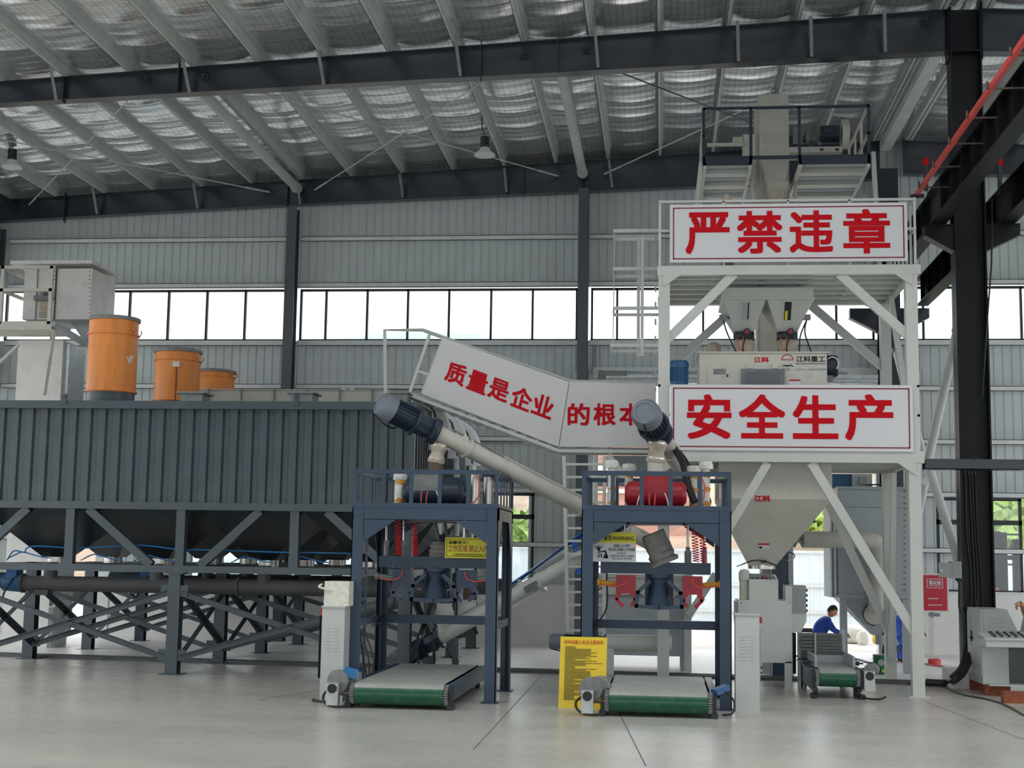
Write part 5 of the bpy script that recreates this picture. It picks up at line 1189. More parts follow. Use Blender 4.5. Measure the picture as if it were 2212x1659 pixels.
m.tube([cl_+Vector((rr_*math.cos(q), 0, rr_*.95*math.sin(q))) for q in np.linspace(.15, math.pi-.1, 14)], .006, 4); m.build('logo_arc', 'red_print', mx)
MB().tube([cl_+Vector((rr_*.9*math.cos(q), 0, rr_*.9*math.sin(q)-.012)) for q in np.linspace(math.pi+.7, 2*math.pi-.7, 8)], .006, 4).tube([cl_+Vector((u*rr_, 0, -rr_*1.05+.012*(1-u*u))) for u in (-1, -.5, 0, .5, 1)], .006, 4).build('logo_base', 'ink', mx)
wp = mpanel(1705, 820, 1729, 834, 'warning_label', 'sign_white', .004); mpanel(1705, 820, 1729, 823, 'label_head', 'red_print', .006, wp)
def vmotor(px, y0, y1, Y, r, label, navy):
    c = W(px, y1, Y); h = W(px, y0, Y).z-c.z; t = thing('electric_motor', label, 'motor', (c.x, Y, zd1b)); z = zd1b
    MB().cyl((c.x, Y, z), (c.x, Y, c.z), r*.95, n=20).build('base', navy, t)
    MB().cyl((c.x, Y, c.z), (c.x, Y, c.z+h*.68), r*.92, n=20).build('body', navy, t)
    fn_ = MB()
    for k in range(24): q = k/24*6.283; fn_.cbox((c.x+r*.97*math.cos(q), Y+r*.97*math.sin(q), c.z+h*.34), .012, .012, h*.62)
    fn_.build('cooling_fins', navy, t); MB().lathe((c.x, Y, c.z+h*.66), (0, 0, 1), [(0, r*1.05), (h*.22, r*1.05), (h*.32, r*.9), (h*.33, .01)], 24).build('fan_cover', navy, t)
vmotor(1467, 779, 826, 21.6, .14, 'vertical blue electric motor behind the tower leg, left of the mixer', 'motor_blue')
c = W(1795, 792, 21.9); t = thing('electric_motor', 'round navy motor on the right end of the mixer', 'motor', c)
MB().lathe(c+Vector((-.14, 0, 0)), (1, -.15, 0), [(0, .17), (.2, .17), (.24, .15), (.25, .01)], 22).build('body', 'motor_navy', t); MB().box(c.x-.2, c.x+.02, 21.8, 22.0, c.z-.24, c.z-.12).build('foot', 'iron_grey', t)
MB().tube([c+Vector((.09*math.cos(q), -.2, .02+.1*math.sin(q))) for q in np.linspace(2.6, -.9, 12)], .01, 6).build('white_cord', 'hose_white', t)
for px, Y, s in ((1541, 22.6, 1),):
    c = W(px, 764, Y); t = thing('vent_bag', 'cream cloth vent bag standing on the mixer lid', 'bag', c); crumple(c-Vector((0, 0, .02)), (0, 0, 1), [(0, .11), (.08, .115), (.14, .11), (.18, .09), (.20, .03), (.205, .005)], 20, 2, .03).build('bag', 'cloth', t)
c = W(1570, 436, 21.5); t = thing('vent_bag', 'cream cloth vent bag peeping over the upper sign', 'bag', (c.x, 21.5, zd2b)); z = zd2b; h = W(1570, 419, 21.5).z-z
crumple((c.x, 21.5, z), (0, 0, 1), [(0, .10), (h*.4, .105), (h*.8, .10), (h*.93, .085), (h, .02)], 20, 3, .025).build('bag', 'cloth', t)
# ---- elevator rising through the tower, with head platform
yv = 24.6
ev = thing('tower_elevator', 'tall cream bucket elevator with head platform above the tower', 'elevator', (WX(1672, 700, yv), yv, 0))
ex0, ex1 = WX(1640, 280, yv), WX(1704, 280, yv)
MB().box(ex0, ex1, yv, yv+.55, 0, WZ(1672, 203, yv)).build('casing', 'cream', ev)
MB().box(ex0-.06, ex0, yv+.05, yv+.5, 5, WZ(1640, 225, yv)).build('casing_flange', 'cream', ev)
MB().box(ex0-.01, ex1+.01, yv-.01, yv+.56, WZ(1672, 287, yv)-.01, WZ(1672, 285, yv)).build('joint', 'cream', ev)
c = W(1672, 199, yv); MB().tube([c+Vector((.05*math.cos(q), 0, .02+.05*math.sin(q))) for q in np.linspace(0, 6.28, 12)], .012, 6).build('lifting_ring', 'iron_grey', ev)
ypf = 23.45; zp1, zp0 = WZ(1570, 333, ypf), WZ(1570, 356, ypf)
pl0, pl1, pr0, pr1 = WX(1519, 345, ypf), WX(1624, 345, ypf), WX(1726, 340, ypf), WX(1880, 335, ypf)
zq = zp0+.03
for x0, x1 in ((pl0, pl1), (pr0, pr1)):
    MB().box(x0, x1, ypf, ypf+.03, zq-.04, zq+.12).build('toe_board', 'motor_navy', ev)
    for k in range(6): yy = ypf+.05+k*.42; MB().box(x0+.02, x1-.02, yy, yy+.38, zq-.02, zq).build('deck_plank', 'filter_grey', ev); 
    for k in range(3): yy = ypf+.35+k*.8; MB().box(x0+.02, x1-.02, yy, yy+.22, zq-.09, zq-.02).build('deck_joist', 'white', ev)
    MB().box(x0, x0+.05, ypf, ypf+2.55, zq-.1, zq).build('deck_edge', 'white', ev); MB().box(x1-.05, x1, ypf, ypf+2.55, zq-.1, zq).build('deck_edge', 'white', ev); MB().box(x0, x1, ypf+2.5, ypf+2.55, zq-.1, zq).build('deck_edge', 'white', ev)
MB().box(pl1, pr0, ypf, ypf+.03, zq+.06, zq+.12).build('toe_rail', 'motor_navy', ev)
zr_ = WZ(1700, 231, ypf)
for px in (1520, 1622, 1727, 1877): x = WX(px, 290, ypf); MB().box(x-.025, x+.025, ypf, ypf+.03, zq, zr_).build('rail_post', 'motor_navy', ev)
MB().box(pl0, pr1, ypf, ypf+.03, zr_-.025, zr_+.02).build('top_rail', 'motor_navy', ev)
for x in (pl0, pr1-.04):
    for zz in (zr_, (zr_+zq)/2): MB().box(x, x+.04, ypf, ypf+2.5, zz-.02, zz+.02).build('side_rail', 'cream', ev)
    for yy in (ypf+.85, ypf+1.65, ypf+2.45): MB().box(x, x+.04, yy, yy+.04, zq, zr_).build('rail_post', 'cream', ev)
MB().box(pl0+.1, WX(1605, 315, yv), yv-.1, yv-.05, WZ(1560, 319, yv), WZ(1560, 312, yv)).build('shelf_rail', 'cream', ev)
MB().box(WX(1605, 300, yv), ex0-.06, yv, yv+.3, zq, WZ(1620, 290, yv)).build('tail_bracket', 'cream', ev); MB().box(WX(1583, 300, yv), WX(1606, 300, yv), yv, yv+.2, WZ(1590, 310, yv), WZ(1590, 296, yv)).build('tail_bracket', 'cream', ev)
MB().box(ex1, WX(1820, 330, yv), yv+.0, yv+.5, WZ(1760, 329, yv), WZ(1760, 317, yv)).build('drive_base', 'cream', ev)
for px in (1775, 1808): c = W(px, 323, yv); MB().cbox(c, .07, .01, .05).build('base_slot', 'rust', ev)
c = W(1792, 290, yv+.2); MB().cyl(c-Vector((.16, 0, 0)), c+Vector((.16, 0, 0)), .16, n=20).cbox(c+Vector((0, -.14, .03)), .26, .1, .14).build('drive_motor', 'motor_navy', ev)
c = W(1826, 290, yv+.2); MB().cyl(c-Vector((.07, 0, 0)), c+Vector((.05, 0, 0)), .26, n=24).build('belt_guard', 'cream', ev)
c = W(1722, 300, yv+.2); MB().cyl((ex1, c.y, c.z), (ex1+.5, c.y, c.z), .06, n=12).cbox((ex1+.15, c.y-.1, c.z), .16, .2, .3).cyl((ex1+.3, c.y-.05, c.z), (ex1+.36, c.y-.05, c.z), .14, n=14).build('bearing', 'iron_grey', ev)
z0 = WZ(1672, 340, yv-.3)
MB().frustum(((ex0+ex1)/2, yv-.05, WZ(1672, 392, yv-.3)), .34, .34, ((ex0+ex1)/2, yv-.05, z0), .50, .5).build('discharge_chute', 'cream', ev)
MB().frustum(((ex0+ex1)/2+.03, yv-.25, WZ(1672, 428, yv-.3)), .28, .28, ((ex0+ex1)/2+.03, yv-.15, WZ(1672, 392, yv-.3)), .38, .38).build('chute_end', 'cream', ev)
crumple(W(1678, 410, yv-.55), (0, 0, -1), [(0, .13), (.06, .14), (.12, .125), (.2, .14), (.3, .13), (.7, .13)], 22, 6, .03).build('cloth_sleeve', 'cloth', ev)
for x in (ex0-.14, ex1+.1): MB().beam((x, yv-.1, zq), (x+(.12 if x < ex0 else -.1), yv-.4, zd2b), .05, .12).build('chute_stay', 'cream', ev)
for (px0, py0, px1, py1, Y0, Y1) in ((1516, 352, 1487, 440, ypf+.1, 22.9), (1886, 330, 1900, 440, ypf+.1, 22.9), (1524, 430, 1500, 470, 25.9, 23.5), (1868, 425, 1880, 470, 25.9, 23.5)):
    a = W(px0, py0, Y0); c = W(px1, py1, Y1); MB().beam(a, (c.x, Y1, zd2b), .07, .09).build('platform_leg', 'white', ev)
# ---- big mixing hopper under the lower deck
yb0 = 21.35; yhc = 22.2
hp = thing('batch_hopper', 'large pale hopper with red logo hanging under the lower deck', 'hopper', W(1645, 1225, yb0))
k0, k1 = WX(1553, 1060, yb0), WX(1797, 1060, yb0); zk = WZ(1680, 1078, yb0); zkb = WZ(1650, 1222, yhc)
MB().box(k0, k1, yb0, yb0+1.7, zk, zd1a+.02).build('upper_body', 'cream', hp)
bx0, bx1 = WX(1618, 1222, yhc), WX(1673, 1222, yhc)
MB().hexa([(bx0, yhc-.2, zkb), (bx1, yhc-.2, zkb), (bx1, yhc+.2, zkb), (bx0, yhc+.2, zkb), (k0, yb0, zk), (k1, yb0, zk), (k1, yb0+1.7, zk), (k0, yb0+1.7, zk)]).build('funnel', 'cream', hp)
MB().cyl(((bx0+bx1)/2, yhc, zkb-.05), ((bx0+bx1)/2, yhc, zkb+.02), .21, n=24).build('collar', 'stainless', hp)
def on_funnel(px, py): 
    Y = yb0
    for _ in range(20): z = WZ(px, py, Y); f = (zk-z)/(zk-zkb); Y = yb0+max(0, f)*(yhc-.2-yb0)
    return W(px, py, Y-.006)
nd = Vector((0, (yhc-.2-yb0), -(zk-zkb))).normalized()*-1
a, c = W(1630, 1083, yb0), W(1664, 1071, yb0)
text('江科', W(1647, 1077, yb0-.006), XD, ZD_, 34*yb0/F_PX, 14*yb0/F_PX, 'red_print', hp, 'logo_lettering', .03)
P4 = [on_funnel(x, y) for x, y in ((1638, 1188), (1662, 1188), (1662, 1174), (1638, 1174))]; wl_ = MB().prism(P4, (0, .004, 0)).build('warning_label', 'sign_white', hp)
P4 = [on_funnel(x, y)-Vector((0, .003, 0)) for x, y in ((1638, 1177), (1662, 1177), (1662, 1174), (1638, 1174))]; MB().prism(P4, (0, .004, 0)).build('label_head', 'red_print', wl_)
c = on_funnel(1643, 1182); MB().cyl(c, c-Vector((0, .006, 0)), .022, n=12).build('label_symbol', 'ink', wl_)
for px, py in ((1775, 1090), (1755, 1125)): c = W(px, py, 22.0); MB().cbox(c, .08, .06, .06).build('lug', 'dark_metal', hp)
c = W(1650, 1213, yhc-.3); MB().cbox(c, .08, .06, .04).tube(curve_pts([c+Vector((-.4, .1, -.08)), c+Vector((-.1, 0, .02)), c+Vector((.2, .1, -.06)), c+Vector((.3, .15, -.15))], 4), .01).build('vibrator', 'dark_metal', hp)
# ---- packer below
yp = 21.75
pk = thing('packing_machine', 'grey white packing machine on legs under the pale hopper', 'machine', G(1650, 1437))
def pbox(x0, y0, x1, y1, Y, d, name, mm, par=pk): a, c = W(x0, y1, Y), W(x1, y0, Y); return MB().box(a.x, c.x, Y, Y+d, a.z, c.z).build(name, mm, par)
pbox(1618, 1252, 1681, 1298, yp+.15, .5, 'feed_box', 'white'); pbox(1595, 1298, 1710, 1430, yp, .9, 'housing', 'white')
pbox(1591, 1300, 1597, 1345, yp+.02, .8, 'side_plate', 'cabinet_dark')
pbox(1621, 1240, 1673, 1252, yp+.25, .3, 'slide_valve', 'iron_grey')
for k in range(5): c = W(1626+10*k, 1250, yp+.24); MB().cbox(c, .025, .03, .04).build('clamp', 'dark_metal', pk)
c = W(1651, 1246, yp+.23); MB().cyl(c, c-Vector((0, .03, 0)), .025, n=12).build('red_knob', 'red_paint', pk)
c = W(1671, 1250, yp+.15); MB().tube([c+Vector((-.04, 0, -.03)), c+Vector((-.02, 0, .05)), c+Vector((.02, 0, .05)), c+Vector((.05, 0, -.03))], .016).build('lifting_eye', 'white', pk)
for px in (1600, 1703):
    for d in (0, .8): a = W(px, 1430, yp+d); MB().box(a.x-.05, a.x+.05, yp+d, yp+d+.09, 0, a.z).build('leg', 'white', pk)
for px, py in ((1602, 1302), (1706, 1302), (1706, 1427)): c = W(px, py, yp-.005); MB().cyl(c, c-Vector((0, .008, 0)), .01, n=8).build('bolt', 'iron_grey', pk)
dk_ = MB().lathe(W(1608, 1298, yp+.3), (0, 0, 1), [(0, .075), (.30, .075), (.31, .085), (.42, .085), (.47, .06), (.48, .01)], 20).build('dust_duct', 'cream', pk)
pbox(1697, 1265, 1741, 1323, yp+.1, .45, 'control_box', 'cabinet_dark'); pbox(1697, 1266, 1711, 1322, yp+.08, .02, 'door_edge', 'cabinet')
for k in range(5): c = W(1742, 1275+11*k, yp+.3); MB().cbox(c, .03, .06, .04).build('button', 'dark_metal', pk)
c = W(1708, 1262, yp+.2); MB().cyl(c, c+Vector((0, 0, .04)), .03, n=10).build('gland', 'iron_grey', pk)
m = MB().prism([W(1710, 1323, yp+.12), W(1742, 1323, yp+.12), W(1742, 1342, yp+.12), W(1730, 1366, yp+.12), W(1710, 1366, yp+.12)], (0, .4, 0)); m.build('bag_chute', 'white', pk)
for px in (1727,): a = W(px, 1364, yp+.3); MB().box(a.x-.03, a.x+.04, yp+.3, yp+.36, 0, a.z).build('leg', 'white', pk)
MB().beam(W(1716, 1372, yp+.2), W(1716, 1450, yp+.6), .05, .12).build('foot_bracket', 'dark_metal', pk)
# slatted bag pusher
yg = 21.9
sg = thing('slatted_guard', 'grey slatted bag guard standing over the small conveyor', 'guard', G(1770, 1480))
for px0, px1, mm in ((1730, 1759, 'iron_grey'), (1762, 1818, 'iron_grey')):
    for k in range(7):
        y = 1371+(6.6 if px0 > 1740 else 7.6)*k; sk = 0.3*k if px0 > 1740 else 0
        a, c = W(px0+sk, y, yg), W(px1+sk*1.2, y+(1.5 if px0 > 1740 else 0), yg); MB().beam(a, c, .06, .034, up=(0, -.4, 1)).build('slat', mm, sg)
pbox(1763, 1372, 1820, 1417, yg+.07, .02, 'gap_shade', 'frame_dark', sg); pbox(1731, 1372, 1759, 1424, yg+.07, .02, 'gap_shade', 'frame_dark', sg)  # dark sheets added behind the slats to paint the shade in the gaps
pb_ = lambda *q: pbox(*q[:4], q[4], q[5], q[6], q[7], sg)
pb_(1730, 1424, 1761, 1438, yg, .3, 'skirt', 'filter_grey'); pb_(1764, 1416, 1822, 1434, yg-.05, .05, 'front_plate', 'filter_grey'); pb_(1760, 1368, 1763, 1416, yg-.06, .1, 'divider', 'filter_grey')
pb_(1732, 1358, 1755, 1366, yg+.2, .2, 'head_block', 'dark_metal'); pb_(1818, 1360, 1826, 1442, yg, .08, 'upright', 'filter_grey')
for px in (1734, 1820): a = W(px, 1436, yg+.2); MB().box(a.x-.03, a.x+.03, yg+.15, yg+.22, 0, a.z).build('leg', 'filter_grey', sg)
# small discharge conveyor
cv3, _ = belt_conveyor(WX(1770, 1490, 20.45), WX(1849, 1490, 20.45), 20.35, 22.6, 'small dark belt conveyor under the slatted guard', .40, False, .12, .62, .17)
for s, x in ((-1, WX(1768, 1490, 20.45)), (1, WX(1852, 1490, 20.45))): MB().box(x-.015, x+.015, 20.75, 22.6, .40, .56).build('side_guard', 'filter_grey', cv3)
for s, x in ((-1, WX(1765, 1490, 20.45)), (1, WX(1855, 1490, 20.45))):
    for y in (21.0, 21.7, 22.3): MB().cyl((x, y, .45), (x+s*.14, y, .45), .012, n=8).cbox((x+s*.06, y, .45), .05, .05, .06).build('adjuster', 'dark_metal', cv3)
# ================================================================== RIGHT SIDE AND BACKGROUND THINGS
# ---- dust filter with cone
yfl = 25.2
df = thing('dust_filter', 'grey box dust filter with a cone bottom on legs, behind the right tower posts', 'filter', W(1880, 1400, yfl))
def fbox(x0, y0, x1, y1, Y, d, name, mm, par=df): a, c = W(x0, y1, Y), W(x1, y0, Y); return MB().box(a.x, c.x, Y, Y+d, a.z, c.z).build(name, mm, par)
fbox(1812, 1054, 1960, 1291, yfl, 1.3, 'housing', 'filter_grey')
for y in (1054, 1092, 1289): fbox(1809, y-2, 1963, y+2, yfl-.03, 1.36, 'flange', 'filter_grey')
a = W(1960, 1291, yfl); c = W(1812, 1291, yfl); zb = W(1905, 1375, yfl).z; xc0, xc1 = WX(1908, 1380, yfl+.6), WX(1932, 1380, yfl+.6)
MB().hexa([(WX(1893, 1375, yfl), yfl+.45, zb), (WX(1912, 1375, yfl), yfl+.45, zb), (WX(1912, 1375, yfl), yfl+.75, zb), (WX(1893, 1375, yfl), yfl+.75, zb), (c.x, yfl, a.z), (a.x, yfl, a.z), (a.x, yfl+1.3, a.z), (c.x, yfl+1.3, a.z)]).build('cone', 'filter_grey', df)
m = MB().cyl(W(1903, 1392, yfl+.6), W(1903, 1372, yfl+.6), .10, n=16); m.cyl(W(1903, 1402, yfl+.6), W(1903, 1390, yfl+.6), .025, n=8); m.build('outlet', 'filter_grey', df)
c = W(1888, 1327, yfl+.05); MB().cyl(c+Vector((.0, -.03, 0)), c+Vector((0, .1, 0)), .17, n=22).build('inspection_hatch', 'cream', df); MB().tube([c+Vector((.19*math.cos(q), -.04, .19*math.sin(q))) for q in np.linspace(1.2, 4.8, 12)], .01, 6).build('hatch_rim', 'dark_metal', df)
for px in (1822, 1957):
    for d in (0, 1.2): a = W(px, 1291, yfl+d); MB().box(a.x-.06, a.x+.06, yfl+d, yfl+d+.1, 0, a.z).build('leg', 'filter_grey', df)
fbox(1793, 1095, 1809, 1290, yfl+.2, .9, 'side_panel', 'filter_grey')
for x in (1793, 1803): fbox(x, 1095, x+2, 1290, yfl+.17, .03, 'stiffener', 'galv')
m = MB(); 
for k in range(18): 
    c = W(1955, 1062+12.5*k, yfl-.01); m.cbox(c, .025, .02, .025)
m.build('bolts', 'iron_grey', df, kind='stuff')
fbox(1798, 1024, 1843, 1053, yfl+.3, .4, 'fan_motor', 'motor_blue'); fbox(1841, 1024, 1884, 1054, yfl+.2, .4, 'fan_box', 'filter_grey'); fbox(1856, 1030, 1872, 1046, yfl+.15, .1, 'terminal_box', 'cabinet_dark')
MB().tube(curve_pts([W(1870, 1048, yfl+.1), W(1900, 1047, yfl+.05), W(1930, 1053, yfl+.05), W(1947, 1035, yfl+.05), W(1950, 1020, yfl+.1)], 5), .014).build('cable', 'cable', df)
# dust duct from the funnel to the filter
dt = thing('dust_duct', 'pale round dust duct bending down in front of the grey filter', 'duct', W(1815, 1166, 24.9))
MB().tube(curve_pts([W(1716, 1165, 24.7), W(1800, 1166, 24.8), W(1875, 1168, 24.9), W(1894, 1176, 24.95), W(1899, 1195, 24.95), W(1896, 1260, 24.95), W(1893, 1320, 25.05)], 5), .145, 18).build('tube', 'cream', dt)
# ---- grey steel bin seen through the right bagging machine
yg2 = 24.6
gb = thing('steel_bin', 'large flat grey steel bin standing behind the right bagging machine', 'bin', G(1390, 1420))
a, c = W(1288, 1414, yg2), W(1492, 1250, yg2)
MB().box(a.x, c.x, yg2, yg2+1.2, a.z, c.z).build('body', 'filter_grey', gb); zz = W(1390, 1288, yg2).z
MB().box(a.x, c.x, yg2-.03, yg2, zz-.01, zz+.01).build('seam', 'cabinet_dark', gb); MB().box(a.x-.03, c.x+.03, yg2-.06, yg2+1.25, c.z, c.z+.06).build('rim', 'white', gb); MB().box(a.x, c.x, yg2-.02, yg2, zz+.02, c.z).build('upper_band', 'white', gb)
for x in (a.x+.08, c.x-.12):
    for d in (.05, 1.05): MB().box(x-.05, x+.05, yg2+d, yg2+d+.1, 0, a.z).build('leg', 'filter_grey', gb)
lx = W(1486, 1300, yg2-.15).x; MB().box(lx-.06, lx+.06, yg2-.2, yg2-.08, 0.0, W(1486, 1190, yg2).z).build('upright', 'white', gb)
MB().beam(W(1488, 1330, yg2-.25), W(1546, 1240, yg2-.25), .06, .12).build('diagonal', 'white', gb)
c = W(1292, 1262, yg2-.1); MB().tube([c+Vector((.09*math.cos(q), 0, .09*math.sin(q))) for q in np.linspace(0, 6.28, 14)], .014, 6).beam(c-Vector((.09, 0, 0)), c+Vector((.09, 0, 0)), .014, .014).build('hand_wheel', 'red_paint', gb)
# horizontal motor left of the notice
c = W(1187, 1385, 21.2); ms = thing('electric_motor', 'navy motor lying level behind the yellow notice sheet', 'motor', (c.x+.3, 21.2, 0))
gear_motor_screw(ms, c+Vector((.86, 0, 0)), (-1, 0, 0), .10)
MB().box(c.x+.55, c.x+.95, 21.1, 21.3, 0, c.z-.08).build('stand', 'white', ms); MB().cyl(c+Vector((.84, 0, 0)), c+Vector((1.8, 0, 0)), .12, n=18).build('screw_tube', 'white', ms)
# ---- cable tray running to the right
tz0, tz1 = WZ(2005, 1014, 21.1), WZ(2005, 992, 21.1)
tr = thing('cable_tray', 'dark cable tray running level from the tower to the right', 'tray', (5.2, 21.1, tz0))
MB().box(3.78, 7.6, 21.0, 21.02, tz0, tz1).box(3.78, 7.6, 21.28, 21.3, tz0, tz1).box(3.78, 7.6, 21.0, 21.3, tz0, tz0+.01).build('channel', 'silo_hop', tr); MB().box(3.77, 7.6, 20.985, 21.0, tz0+.02, tz0+.05).build('lip', 'silo_hop', tr)
MB().tube(curve_pts([W(2100, 992, 21.15), W(2106, 988, 21.15), W(2114, 993, 21.15)], 4), .012).build('cable', 'cable', tr)
# hanging cable by the column
hc = thing('hanging_cable', 'thin black cable hanging beside the central column', 'cable', W(2140, 500, 22.6)); MB().tube(curve_pts([W(2143, 430, 22.6), W(2142, 560, 22.6), W(2138, 620, 22.6), W(2130, 730, 22.6), W(2122, 860, 22.7)], 6), .014).build('cable', 'cable', hc)
# electric box on the column and its cable
eb = thing('electric_box', 'grey electric box with open door fixed on the central column', 'box', W(2054, 1250, 22.5))
a, c = W(2056, 1249, 22.45), W(2077, 1213, 22.45); MB().box(a.x, c.x, 22.45, 22.67, a.z, c.z).build('body', 'cabinet_dark', eb)
a, c = W(2028, 1247, 22.4), W(2055, 1216, 22.4); MB().box(a.x, c.x, 22.40, 22.42, a.z, c.z).build('door', 'cabinet_dark', eb); q = W(2033, 1232, 22.39); MB().cbox(q, .03, .02, .04).build('latch', 'alu', eb)
MB().tube(curve_pts([W(2066, 1250, 22.5), W(2074, 1262, 22.45), W(2074, 1310, 22.45), W(2082, 1335, 22.4), W(2084, 1400, 22.3), W(2075, 1440, 22.0), W(2055, 1462, 21.6)], 5), .03, 8).build('cable', 'cable', eb)
kb = thing('black_conduit', 'thick black conduit curving from the floor to the column foot', 'pipe', G(2060, 1478)); MB().tube(curve_pts([G(1995, 1474, .05), G(2030, 1476, .05), G(2052, 1474, .07), W(2075, 1458, 21.9), W(2088, 1436, 22.2), W(2092, 1415, 22.4)], 6), .06, 10).build('tube', 'cable', kb)
# ---- fire hydrant sign
ysn = 27.5; a, c = W(1985, 1318, ysn), W(2045, 1243, ysn)
fs = thing('hydrant_sign', 'red fire hydrant sign with white lettering on the back wall by the door', 'sign', ((a.x+c.x)/2, ysn, a.z))
MB().box(a.x-.03, c.x+.03, ysn, ysn+.18, a.z-.03, c.z+.03).build('cabinet', 'wrap', fs); MB().box(a.x, c.x, ysn-.012, ysn, a.z, c.z).build('door', 'red_sign', fs)
tx('消火栓', 2006, 1254, 2033, 1263, ysn-.012, 'sign_white', fs, .03); tx('FIRE HYDRANT', 2007, 1264, 2032, 1267, ysn-.012, 'sign_white', fs, .01)
m = MB(); u0, u1 = W(2003, 1270, ysn-.015), W(2036, 1251, ysn-.015)
for z in (u0.z, u1.z): m.box(u0.x, u1.x, ysn-.016, ysn-.012, z-.005, z+.005)
for x in (u0.x, u1.x): m.box(x-.005, x+.005, ysn-.016, ysn-.012, u0.z, u1.z)
m.build('frame_line', 'sign_white', fs)
for k, y in enumerate((1293, 1307)):
    m = MB()
    for j in range(7 if k else 5): q = W(2006+4.6*j, y, ysn-.015); m.cbox(q, .022, .004, .025)
    m.build('small_print', 'sign_white', fs)
MB().beam(W(2012, 1320, ysn+.1), (W(2012, 1320, ysn).x, ysn+.1, 0.0), .07, .07).build('stand_pipe', 'wrap', fs); MB().cbox(W(2018, 1328, ysn+.05), .2, .1, .06).build('valve', 'iron_grey', fs); q = W(2018, 1402, ysn+.1); MB().lathe((q.x, ysn+.1, .0), (0, 0, 1), [(0, .12), (.1, .12), (.12, .08)], 14).build('pipe_collar', 'red_pipe', fs)
# ---- operator desk and cabinets at far right
yd = 21.45; dx0 = 4.02; zb_ = .155
dk2 = thing('control_desk', 'light grey control desk with sloped panels and push buttons at the right edge', 'desk', (4.6, 20.3, 0))
ztop = WZ(2126, 1316, yd+.1); zdk = WZ(2160, 1376, yd-.1)
x_c = dx0+.33
xL = WX(2128, 1400, yd)
MB().box(xL-.02, xL+.35, yd+.10, yd+1.06, zb_, ztop).build('side_cabinet', 'cabinet', dk2)
m = MB().prism([(xL+.0, yd+.08, zdk), (xL+.52, yd+.08, zdk), (xL+.34, yd+.08, ztop+.002), (xL, yd+.08, ztop+.002)], (0, .5, 0)); mp = m.build('meter_panel', 'cabinet_dark', dk2)
for k in range(3): MB().box(xL+.08, xL+.30, yd+.074, yd+.08, ztop-.13-.06*k, ztop-.105-.06*k).build('louvre', 'cabinet_dark', mp)
MB().box(xL-.035, xL-.02, yd+.14, yd+.70, zb_+.12, ztop-.05).box(xL-.035, xL-.02, yd+.72, yd+1.03, zb_+.12, ztop-.05).build('door', 'cabinet', dk2)
MB().box(xL-.05, xL-.035, yd+.69, yd+.73, .74, .9).beam((xL-.045, yd+.62, .78), (xL-.045, yd+.71, .84), .012, .02).beam((xL-.045, yd+.80, .78), (xL-.045, yd+.71, .84), .012, .02).build('handle', 'dark_metal', dk2)
MB().box(xL-.06, xL+1.6, yd-.35, yd+.25, zdk-.13, zdk-.02).build('desk_apron', 'cabinet', dk2)
tp_ = MB().hexa([(xL-.08, yd-.38, zdk-.03), (xL+1.7, yd-.38, zdk-.03), (xL+1.7, yd+.3, zdk+.05), (xL-.08, yd+.3, zdk+.05), (xL-.08, yd-.38, zdk-.005), (xL+1.7, yd-.38, zdk-.005), (xL+1.7, yd+.3, zdk+.075), (xL-.08, yd+.3, zdk+.075)]).build('desk_top', 'cabinet', dk2)
for j in range(3):
    for k in range(8): y = yd-.27+.14*j; MB().cyl((xL+.08+.1*k, y, zdk+.0+.12*(.11+.14*j)), (xL+.08+.1*k, y, zdk+.03+.12*(.11+.14*j)), .022, n=10).build('push_button', 'dark_metal', tp_)
m = MB().prism([(xL+.60, yd+.10, zdk+.04), (xL+1.7, yd+.10, zdk+.04), (xL+1.7, yd+.10, ztop), (xL+.68, yd+.10, ztop)], (0, .35, 0)); p2_ = m.build('instrument_panel', 'cabinet', dk2)
for x in (.72, .82): MB().box(xL+x, xL+x+.045, yd+.088, yd+.1, ztop-.24, ztop-.09).build('meter', 'dark_metal', p2_)
MB().box(xL+.36, xL+.98, yd+.5, yd+.53, zb_, zdk-.1).build('kneehole_back', 'cabinet_dark', dk2); MB().box(xL+.02, xL+1.7, yd-.15, yd+.5, zb_, zb_+.02).build('kneehole_floor', 'cabinet', dk2)
MB().box(xL+.72, xL+1.6, yd-.28, yd+.4, zb_, zdk-.13).build('pedestal', 'cabinet', dk2); MB().box(xL+.70, xL+.72, yd-.20, yd+.3, zb_+.06, zdk-.2).build('pedestal_door', 'cabinet', dk2); MB().box(xL+.685, xL+.70, yd-.05, yd-.03, .55, .75).build('door_pull', 'dark_metal', dk2)
for k, (px, py, L) in enumerate(((2098, 1490, .2), (2128, 1502, .36), (2168, 1519, .34))):
    q = G(px, py); b_ = thing('brick', ('rust brown brick under the far corner of the control desk', 'rust brown brick under the middle of the control desk side', 'rust brown brick under the near corner of the control desk')[k], 'brick', q); MB().box(q.x, q.x+L, q.y, q.y+.16, 0, zb_).build('block', 'brick', b_)
fc = thing('floor_cable', 'thin cable trailing over the floor past the control desk', 'cable', G(2060, 1500)); MB().tube(curve_pts([G(1960, 1478, .012), G(2030, 1482, .012), G(2080, 1500, .012), G(2130, 1510, .012), G(2170, 1522, .012), G(2212, 1545, .012)], 6), .012).build('cable', 'cable', fc)
